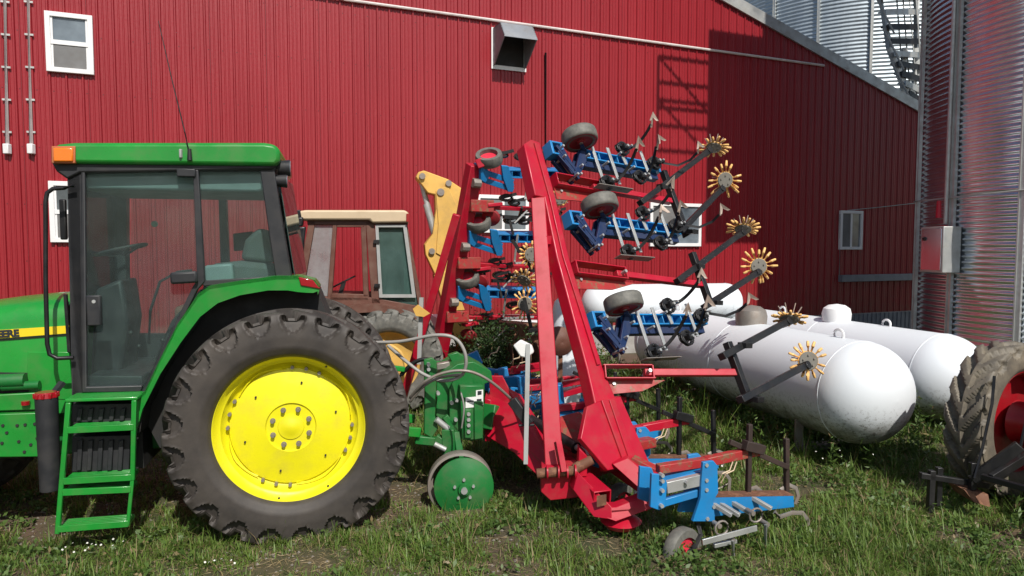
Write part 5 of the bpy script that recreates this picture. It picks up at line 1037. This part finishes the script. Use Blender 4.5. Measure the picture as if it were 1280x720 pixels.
lb = hp('label_plate', [(582, 497), (604, 495), (604, 508), (582, 510)], -.146, .004, 'label', bd, 0); hp('label_plate', [(595, 488), (604, 487), (604, 495), (595, 496)], -.146, .004, 'label', bd, 0); hp('label_print', [(597, 489), (602, 488.5), (602, 493), (597, 494)], -.149, .003, 'darkprint', bd, 0); hp('label_print', [(584, 501), (592, 500.5), (592, 502), (584, 502.5)], -.149, .003, 'darkprint', bd, 0); hp('label_print', [(596, 499), (602, 498.5), (602, 505), (596, 505.5)], -.149, .003, 'darkprint', bd, 0)
bl = MB()
for a, b in ((565, 504), (571, 501), (570, 525), (586, 518), (586, 525), (586, 532), (586, 540), (536, 456), (536, 462), (548, 492)): q = hf_.t(a, b, -.21 if a == 586 else -.07); bl.cyl(q, q + hf_.v(0, .06, 0), .018, seg=8)
obj('bolt', bl, M['galv'], bd)
hp('top_bracket', [(560, 444), (572, 440), (582, 446), (588, 455), (580, 462), (568, 458)], .3, .07); hp('top_bracket', [(546, 455), (562, 452), (563, 460), (546, 463)], .2, .08, 'steel')
mb = MB().beam(hf_.t(519, 549, .0), hf_.t(548, 552, 0), .07, .08).beam(hf_.t(544, 548, 0), hf_.t(562, 560, -.05), .08, .10).beam(hf_.t(560, 536, -.05), hf_.t(562, 572, -.05), .08, .12).beam(hf_.t(570, 540, -.02), hf_.t(574, 573, -.1), .07, .09).beam(hf_.t(556, 520, .0), hf_.t(575, 545, .0), .06, .06); obj('lower_arm', mb, M['dgreen'], hi, bevel=.008)
obj('turnbuckle', MB().cyl(hf_.t(543, 555, -.08), hf_.t(557, 562, -.1), .025).cyl(hf_.t(545, 524, -.05), hf_.t(560, 536, -.05), .03), M['galv'], hi)
obj('cross_tube', MB().beam(hf_.p(-.02, .1, .62), hf_.p(-.02, 1.1, .62), .16, .16).beam(hf_.t(606, 520, .2), P(622, 525, 7.0), .2, .25), M['dgreen'], hi, bevel=.01)
cx = P(580, 610, 6.05); ax = Vector((.10, -1, .03)).normalized(); c2_ = P(572, 610, 6.35)
co = obj('coulter_wheel', MB().lathe(cx, ax, [(.001, .07), (.05, .07), (.06, .04), (.12, .035), (.20, .01), (.268, -.012), (.272, -.02), (.001, -.02)], 48), M['dgreen'], hi, smooth=40)
obj('coulter_tyre', MB().lathe(cx + Vector((-.035, .03, 0)), ax, [(.273, -.035), (.295, -.04), (.302, -.06), (.302, -.14), (.29, -.16), (.25, -.16)], 48), M['steel'], co, smooth=50)
bl = MB(); a_, b_ = perp(ax)
for k in range(5): t_ = 2 * pi * k / 5 + .3; q = cx + (a_ * cos(t_) + b_ * sin(t_)) * .088; bl.cyl(q + ax * .02, q + ax * .06, .014, seg=6)
bl.cyl(cx, cx + ax * .095, .03, seg=10); obj('wheel_nut', bl, M['galv'], co); obj('coulter_axle', MB().cyl(cx, cx - ax * .4, .03).beam(P(566, 572, 6.3), cx - ax * .2, .07, .09), M['dgreen'], hi)
def hose(pts, r=.016, m='hose', n=8):
    pts = [P(*p) for p in pts]; out = []
    for k in range(len(pts) - 1):
        p0, p1, p2, p3 = pts[max(k - 1, 0)], pts[k], pts[k + 1], pts[min(k + 2, len(pts) - 1)]
        for j in range(n): t_ = j / n; out.append(.5 * ((2 * p1) + (p2 - p0) * t_ + (2 * p0 - 5 * p1 + 4 * p2 - p3) * t_ * t_ + (3 * p1 - p0 - 3 * p2 + p3) * t_ ** 3))
    obj('hydraulic_hose', MB().tube(out + [pts[-1]], r, 8), M[m], hi, smooth=60)
hose([(462, 428, 6.3), (500, 427, 6.2), (545, 419, 6.1), (570, 424, 6.1), (582, 445, 6.1), (578, 468, 6.15), (555, 476, 6.2), (530, 468, 6.25), (508, 452, 6.3), (485, 432, 6.4)]); hose([(512, 498, 6.2), (530, 478, 6.1), (555, 466, 6.1), (585, 464, 6.1), (612, 476, 6.15), (640, 500, 6.3), (655, 518, 6.5)], .014, 'steel'); hose([(512, 503, 6.2), (528, 484, 6.15), (550, 472, 6.15), (580, 468, 6.15)], .013, 'steel'); hose([(576, 490, 6.05), (580, 510, 6.05), (577, 535, 6.1)], .008, 'hose'); hose([(500, 470, 6.6), (515, 455, 6.6), (530, 449, 6.6), (545, 452, 6.6)], .02, 'black')
hose([(475, 425, 7.6), (500, 440, 7.6), (508, 462, 7.6)], .02, 'byellow')
# ------------------------------------------------------------------ leftovers behind
def junk(name, lab, cat, q, build): r = empty(name, (q.x, q.y, 0), lab, cat); build(r, q); return r
def b_(r, q):
    obj('frame', MB().beam(P(590, 412, 10.8), P(690, 420, 10.8), .4, .35).beam(P(600, 440, 10.6), P(680, 446, 10.6), .15, .3), M['rust'], r, bevel=.02)
    m = MB()
    for k in range(5): m.lathe(P(636 + k * 11, 446, 9.6), Vector((1, .3, 0)), [(.001, .03), (.2, 0), (.21, .01), (.001, .05)], 20)
    obj('disc', m, M['rust'], r)
junk('disc_harrow', 'rusty disc implement lying in weeds behind the cultivator frame', 'harrow', P(640, 450, 10.5), b_)
def b_(r, q): obj('drum', MB().lathe(q, Vector((.25, -1, 0)), [(.001, .06), (.04, .07), (.10, .05), (.17, .0), (.17, -.1), (.001, -.1)], 24), M['brown'], r); obj('stand', MB().beam(Vector((q.x, q.y + .06, -.02)), q + Vector((0, .06, 0)), .05, .05), M['rust'], r)
junk('press_wheel', 'small rusty brown wheel on a stand seen between the two red beams', 'wheel', P(701, 427, 7.9), b_)
def b_(r, q):
    obj('bucket_shell', MB().lathe(q, (0, 0, 1), [(.001, -.2), (.22, -.2), (.28, .2), (.27, .2), (.2, -.15)], 24), M['orange'], r)
junk('bucket', 'faded orange tub standing in the weeds behind the blue units', 'tub', Vector((P(672, 452, 9.8).x, 9.8, .2)), b_)
# ------------------------------------------------------------------ plants
def leaves(name, pts, dirs, L, W, m, parent=None, inv=None):
    n = len(pts); d = dirs / np.linalg.norm(dirs, axis=1, keepdims=True); r = rng.normal(size=(n, 3)); s = np.cross(d, r); s /= np.linalg.norm(s, axis=1, keepdims=True); u = np.cross(s, d)
    L = L[:, None]; W = W[:, None]
    V = np.stack([pts, pts + d * L * .5 + s * W * .5 + u * L * .06, pts + d * L - u * L * .08, pts + d * L * .5 - s * W * .5 + u * L * .06], 1).reshape(-1, 3)
    return nparr(name, V, np.arange(n * 4).reshape(n, 4), m, parent, smooth=False, inv=inv)
def bush(c, rx, h, n, lab, cat='shrub', name='shrub', mt='shrub', L=(.04, .09), W=.35):
    r = empty(name, (c[0], c[1], 0), lab, cat); mb = MB(); P_, D_ = [], []
    for k in range(14):
        a = random.uniform(0, 2 * pi); e = Vector((c[0] + cos(a) * rx * random.uniform(.2, .9), c[1] + sin(a) * rx * random.uniform(.2, .9), h * random.uniform(.6, 1))); b0 = Vector((c[0] + random.uniform(-.05, .05), c[1] + random.uniform(-.05, .05), -.02)); md = b0.lerp(e, .5) + Vector((0, 0, .1))
        mb.tube([b0, md, e], lambda u: .012 - .009 * u, 5)
        m = int(n / 14); t_ = rng.uniform(.25, 1, m); pp = np.array(b0)[None] * (1 - t_[:, None]) + np.array(e)[None] * t_[:, None] + rng.normal(size=(m, 3)) * (.10 * rx / .4); P_.append(pp); D_.append(rng.normal(size=(m, 3)) + np.array([0, 0, .5]))
    st_ = obj('stem', mb, M['bark'], r); P_ = np.concatenate(P_); D_ = np.concatenate(D_); P_[:, 2] = np.maximum(P_[:, 2], .02); l_ = rng.uniform(L[0], L[1], len(P_)); leaves('foliage', P_, D_, l_, l_ * W, M[mt], r, root_inv(r)); return r
q = P(622, 440, 9.9); bush((q.x, q.y), .55, 1.28, 6000, 'leafy green shrub growing behind the hitch, left of the tall red beams')
q = P(578, 440, 10.6); bush((q.x, q.y), .3, 1.0, 1500, 'small yellowish bush between shrub and digger arm base', mt='weed')
q = P(745, 400, 10.6); bush((q.x, q.y), .5, .75, 2600, 'low green weeds growing at the left end of the grimy tank', 'weeds', 'weed_clump', 'weed')
# grass
def grass(n, x0, x1, y0_, y1_, lab, hs=1.0, power=1.0):
    nt2 = int(n * .55); nc = nt2 // 34; cy = y0_ + (y1_ - y0_) * rng.random(nc) ** power; cx = (rng.random(nc) * 2 - 1) * (.80 * cy + 1.2); ti = rng.integers(0, nc, nt2); sc_ = rng.uniform(.015, .05, nc)[ti]; ox, oy = rng.normal(size=nt2) * sc_, rng.normal(size=nt2) * sc_
    y = y0_ + (y1_ - y0_) * rng.random(n - nt2) ** power; x = (rng.random(n - nt2) * 2 - 1) * (.80 * y + 1.2)
    tl = rng.gamma(8, .125, nc)[ti]; tuft = np.r_[tl, np.full(n - nt2, .62)]; ang = np.r_[np.arctan2(oy, ox), rng.random(n - nt2) * 2 * pi]; x = np.r_[cx[ti] + ox, x]; y = np.r_[cy[ti] + oy, y]
    k = fbm(x * .75 + 3, y * .75 + 9, 4); k2 = fbm(x * 2.6, y * 2.6 + 40, 3)
    bare = 1 / (1 + np.exp(-(-.5 - x) * 1.8)) * (1 / (1 + np.exp((y - 7) * 2)))
    dens = np.clip((k - .38 - .10 * bare) * 6 + (k2 - .47) * 3.5 + .68 - .80 * bare, .03, 1); keep = rng.random(n) < dens; x, y, k, k2, bare, tuft, ang = x[keep], y[keep], k[keep], k2[keep], bare[keep], tuft[keep], ang[keep]; n = len(x)
    z = gh(x, y); tall = np.clip((y - 7) / 4, 0, 1) * .6 + .75; L = np.minimum(rng.gamma(5, .025, n), .24) * (.45 + k * 1.3) * tall * hs * tuft * (1 - .42 * bare) * (1 - .82 * np.exp(-((x - 1.35) / .6) ** 2 - ((y - 4.8) / .6) ** 2)); a = ang + rng.normal(size=n) * .7; ln = np.where(rng.random(n) < .12, rng.uniform(1.5, 4, n), rng.uniform(.15, 1.1, n)); W = rng.uniform(.004, .0095, n) * (1 + (y - 5) * .10)
    dx, dy = np.cos(a) * ln, np.sin(a) * ln; sx, sy = -np.sin(a), np.cos(a); O = np.stack([x, y, z - .004], 1); Dv = np.stack([dx, dy, np.ones(n)], 1) / np.sqrt(1 + ln ** 2)[:, None]; Sv = np.stack([sx, sy, np.zeros(n)], 1)
    Wc, Lc = W[:, None], L[:, None]; drp = np.stack([np.cos(a), np.sin(a), -ln * 1.2], 1)
    V = np.stack([O - Sv * Wc / 2, O + Sv * Wc / 2, O + Dv * Lc * .55 + Sv * Wc * .42, O + Dv * Lc * .55 - Sv * Wc * .42, O + Dv * Lc + drp * Lc * .28 * ln[:, None] + Sv * Wc * .06, O + Dv * Lc + drp * Lc * .28 * ln[:, None] - Sv * Wc * .06], 1).reshape(-1, 3)
    b = np.arange(n)[:, None] * 6; Q = np.concatenate([b + [0, 1, 2, 3], b + [3, 2, 4, 5]]); return tag(nparr('grass', V, Q, M['grass']), lab, 'grass', kind='stuff')
grass(420000, 0, 0, 3.9, 13, 'uneven green and straw coloured grass covering the yard', power=1.35)
def thatch(n, lab):
    y = 4.0 + 6 * rng.random(n) ** 1.4; x = (rng.random(n) * 2 - 1) * (.8 * y + .8); k = fbm(x * 2 + 60, y * 2, 3); keep = rng.random(n) < np.clip((k - .3) * 3, .1, 1); x, y = x[keep], y[keep]; n = len(x)
    a = rng.random(n) * 2 * pi; d = np.stack([np.cos(a), np.sin(a), rng.normal(size=n) * .12], 1); pts = np.stack([x, y, gh(x, y) + rng.uniform(.001, .012, n)], 1)
    return tag(leaves('straw', pts, d, rng.uniform(.03, .13, n), rng.uniform(.002, .006, n), M['straw']), lab, 'straw', kind='stuff')
thatch(60000, 'dead straw and thatch matted over the bare soil')
def stones(n, lab):
    mb = MB()
    for _ in range(n):
        y = 4.2 + 4 * random.random() ** 1.3; x = random.uniform(-.8 * y - .4, .8 * y) if random.random() < .3 else random.uniform(-.8 * y, .3); z = float(gh(np.array([x]), np.array([y]))[0]); r_ = random.uniform(.004, .017); c = Vector((x, y, z + r_ * .2))
        mb.add([c + Vector(v) * r_ * random.uniform(.7, 1.3) for v in ((1, 0, 0), (-1, 0, 0), (0, 1, 0), (0, -1, 0), (0, 0, .7), (0, 0, -.7))], [(0, 2, 4), (2, 1, 4), (1, 3, 4), (3, 0, 4), (2, 0, 5), (1, 2, 5), (3, 1, 5), (0, 3, 5)])
    return tag(obj('gravel', mb, M['stone'], None, smooth=0), lab, 'gravel', kind='stuff')
stones(2600, 'small stones scattered on the bare ground near the tractor')
# broad-leaf weeds, as ground cover
def weeds(n, lab):
    y = 4.3 + 7 * rng.random(n) ** 1.2; x = (rng.random(n) * 2 - 1) * (.78 * y + .6); k = fbm(x * 1.6 + 30, y * 1.6, 3); keep = rng.random(n) < np.clip((k - .44) * 5, .05, .8) * np.where(x < -.2, .5, 1); x, y = x[keep], y[keep]; P_, D_, L_ = [], [], []
    for a, b in zip(x, y):
        m = rng.integers(7, 26); hh = rng.uniform(.02, .10) * (1.8 if a > 1.0 and b > 5.8 else 1); P_.append(np.stack([a + rng.normal(size=m) * .035, b + rng.normal(size=m) * .035, gh(np.full(m, a), np.full(m, b)) + rng.random(m) * hh], 1)); D_.append(rng.normal(size=(m, 3)) * [1, 1, .5] + [0, 0, .45]); L_.append(rng.uniform(.025, .065, m))
    P_, D_, L_ = map(np.concatenate, (P_, D_, L_)); return tag(leaves('weeds', P_, D_, L_, L_ * .5, M['weed']), lab, 'weeds', kind='stuff')
weeds(7500, 'low broad-leaved weeds scattered through the grass')
def tallweeds(cs, lab):
    P_, D_, L_ = [], [], []
    for (u, v, h, n) in cs:
        g_ = G(u, v)
        for k in range(n):
            a, b = g_.x + random.gauss(0, .28), g_.y + random.gauss(0, .22); hh = h * random.uniform(.5, 1.1); m = 26; t_ = np.linspace(.05, 1, m); P_.append(np.stack([a + rng.normal() * .1 * t_, b + rng.normal() * .1 * t_, t_ * hh], 1)); D_.append(rng.normal(size=(m, 3)) + [0, 0, .5]); L_.append(rng.uniform(.05, .12, m) * (1.1 - t_ * .5))
    P_, D_, L_ = map(np.concatenate, (P_, D_, L_)); return tag(leaves('tall_weeds', P_, D_, L_, L_ * .3, M['weed']), lab, 'weeds', kind='stuff')
tallweeds([(640, 505, .45, 10), (560, 520, .3, 6), (720, 520, .4, 10), (830, 500, .5, 14), (900, 520, .5, 14), (975, 545, .5, 14), (860, 520, .45, 16), (930, 540, .4, 14), (1010, 560, .4, 16), (1080, 585, .42, 14), (1130, 575, .5, 18), (760, 500, .5, 14), (1060, 570, .45, 10), (1240, 640, .3, 12), (800, 480, .5, 12), (1150, 545, .6, 16), (700, 470, .4, 10), (620, 480, .4, 8), (1270, 600, .4, 8)], 'taller leafy weeds growing under the tanks and by the old tyre')
def flowers(lab):
    mb = MB()
    for (u, v, n, s_) in ((1262, 615, 26, .16), (112, 690, 14, .14), (268, 712, 6, .05), (480, 600, 4, .2), (860, 500, 16, .4), (960, 500, 16, .5), (840, 640, 10, .3), (900, 470, 14, .5), (1000, 560, 10, .4), (1060, 600, 10, .5)):
        g_ = G(u, v)
        for k in range(n):
            c = Vector((g_.x + random.gauss(0, s_), g_.y + random.gauss(0, s_), random.uniform(.08, .3) if v < 680 else random.uniform(.03, .08))); nrm = Vector((random.gauss(0, .4), random.gauss(-.3, .4), 1)).normalized(); a_, b_ = perp(nrm); r_ = .0085; mb.add([c + nrm * .003] + [c + a_ * r_ * cos(j * pi / 3) + b_ * r_ * sin(j * pi / 3) for j in range(6)], [(0, j + 1, (j + 1) % 6 + 1) for j in range(6)])
    return tag(obj('wildflowers', mb, M['flower'], None, smooth=0), lab, 'flowers', kind='stuff')
flowers('tiny white wildflowers dotted among the weeds')

for o_ in [x for x in bpy.data.objects if x.parent is None and x.type == 'EMPTY']:
    for c in list(o_.children):
        if not (c.name.startswith('row_unit')): split_tree(c)
tag(silo, group='grain bins')
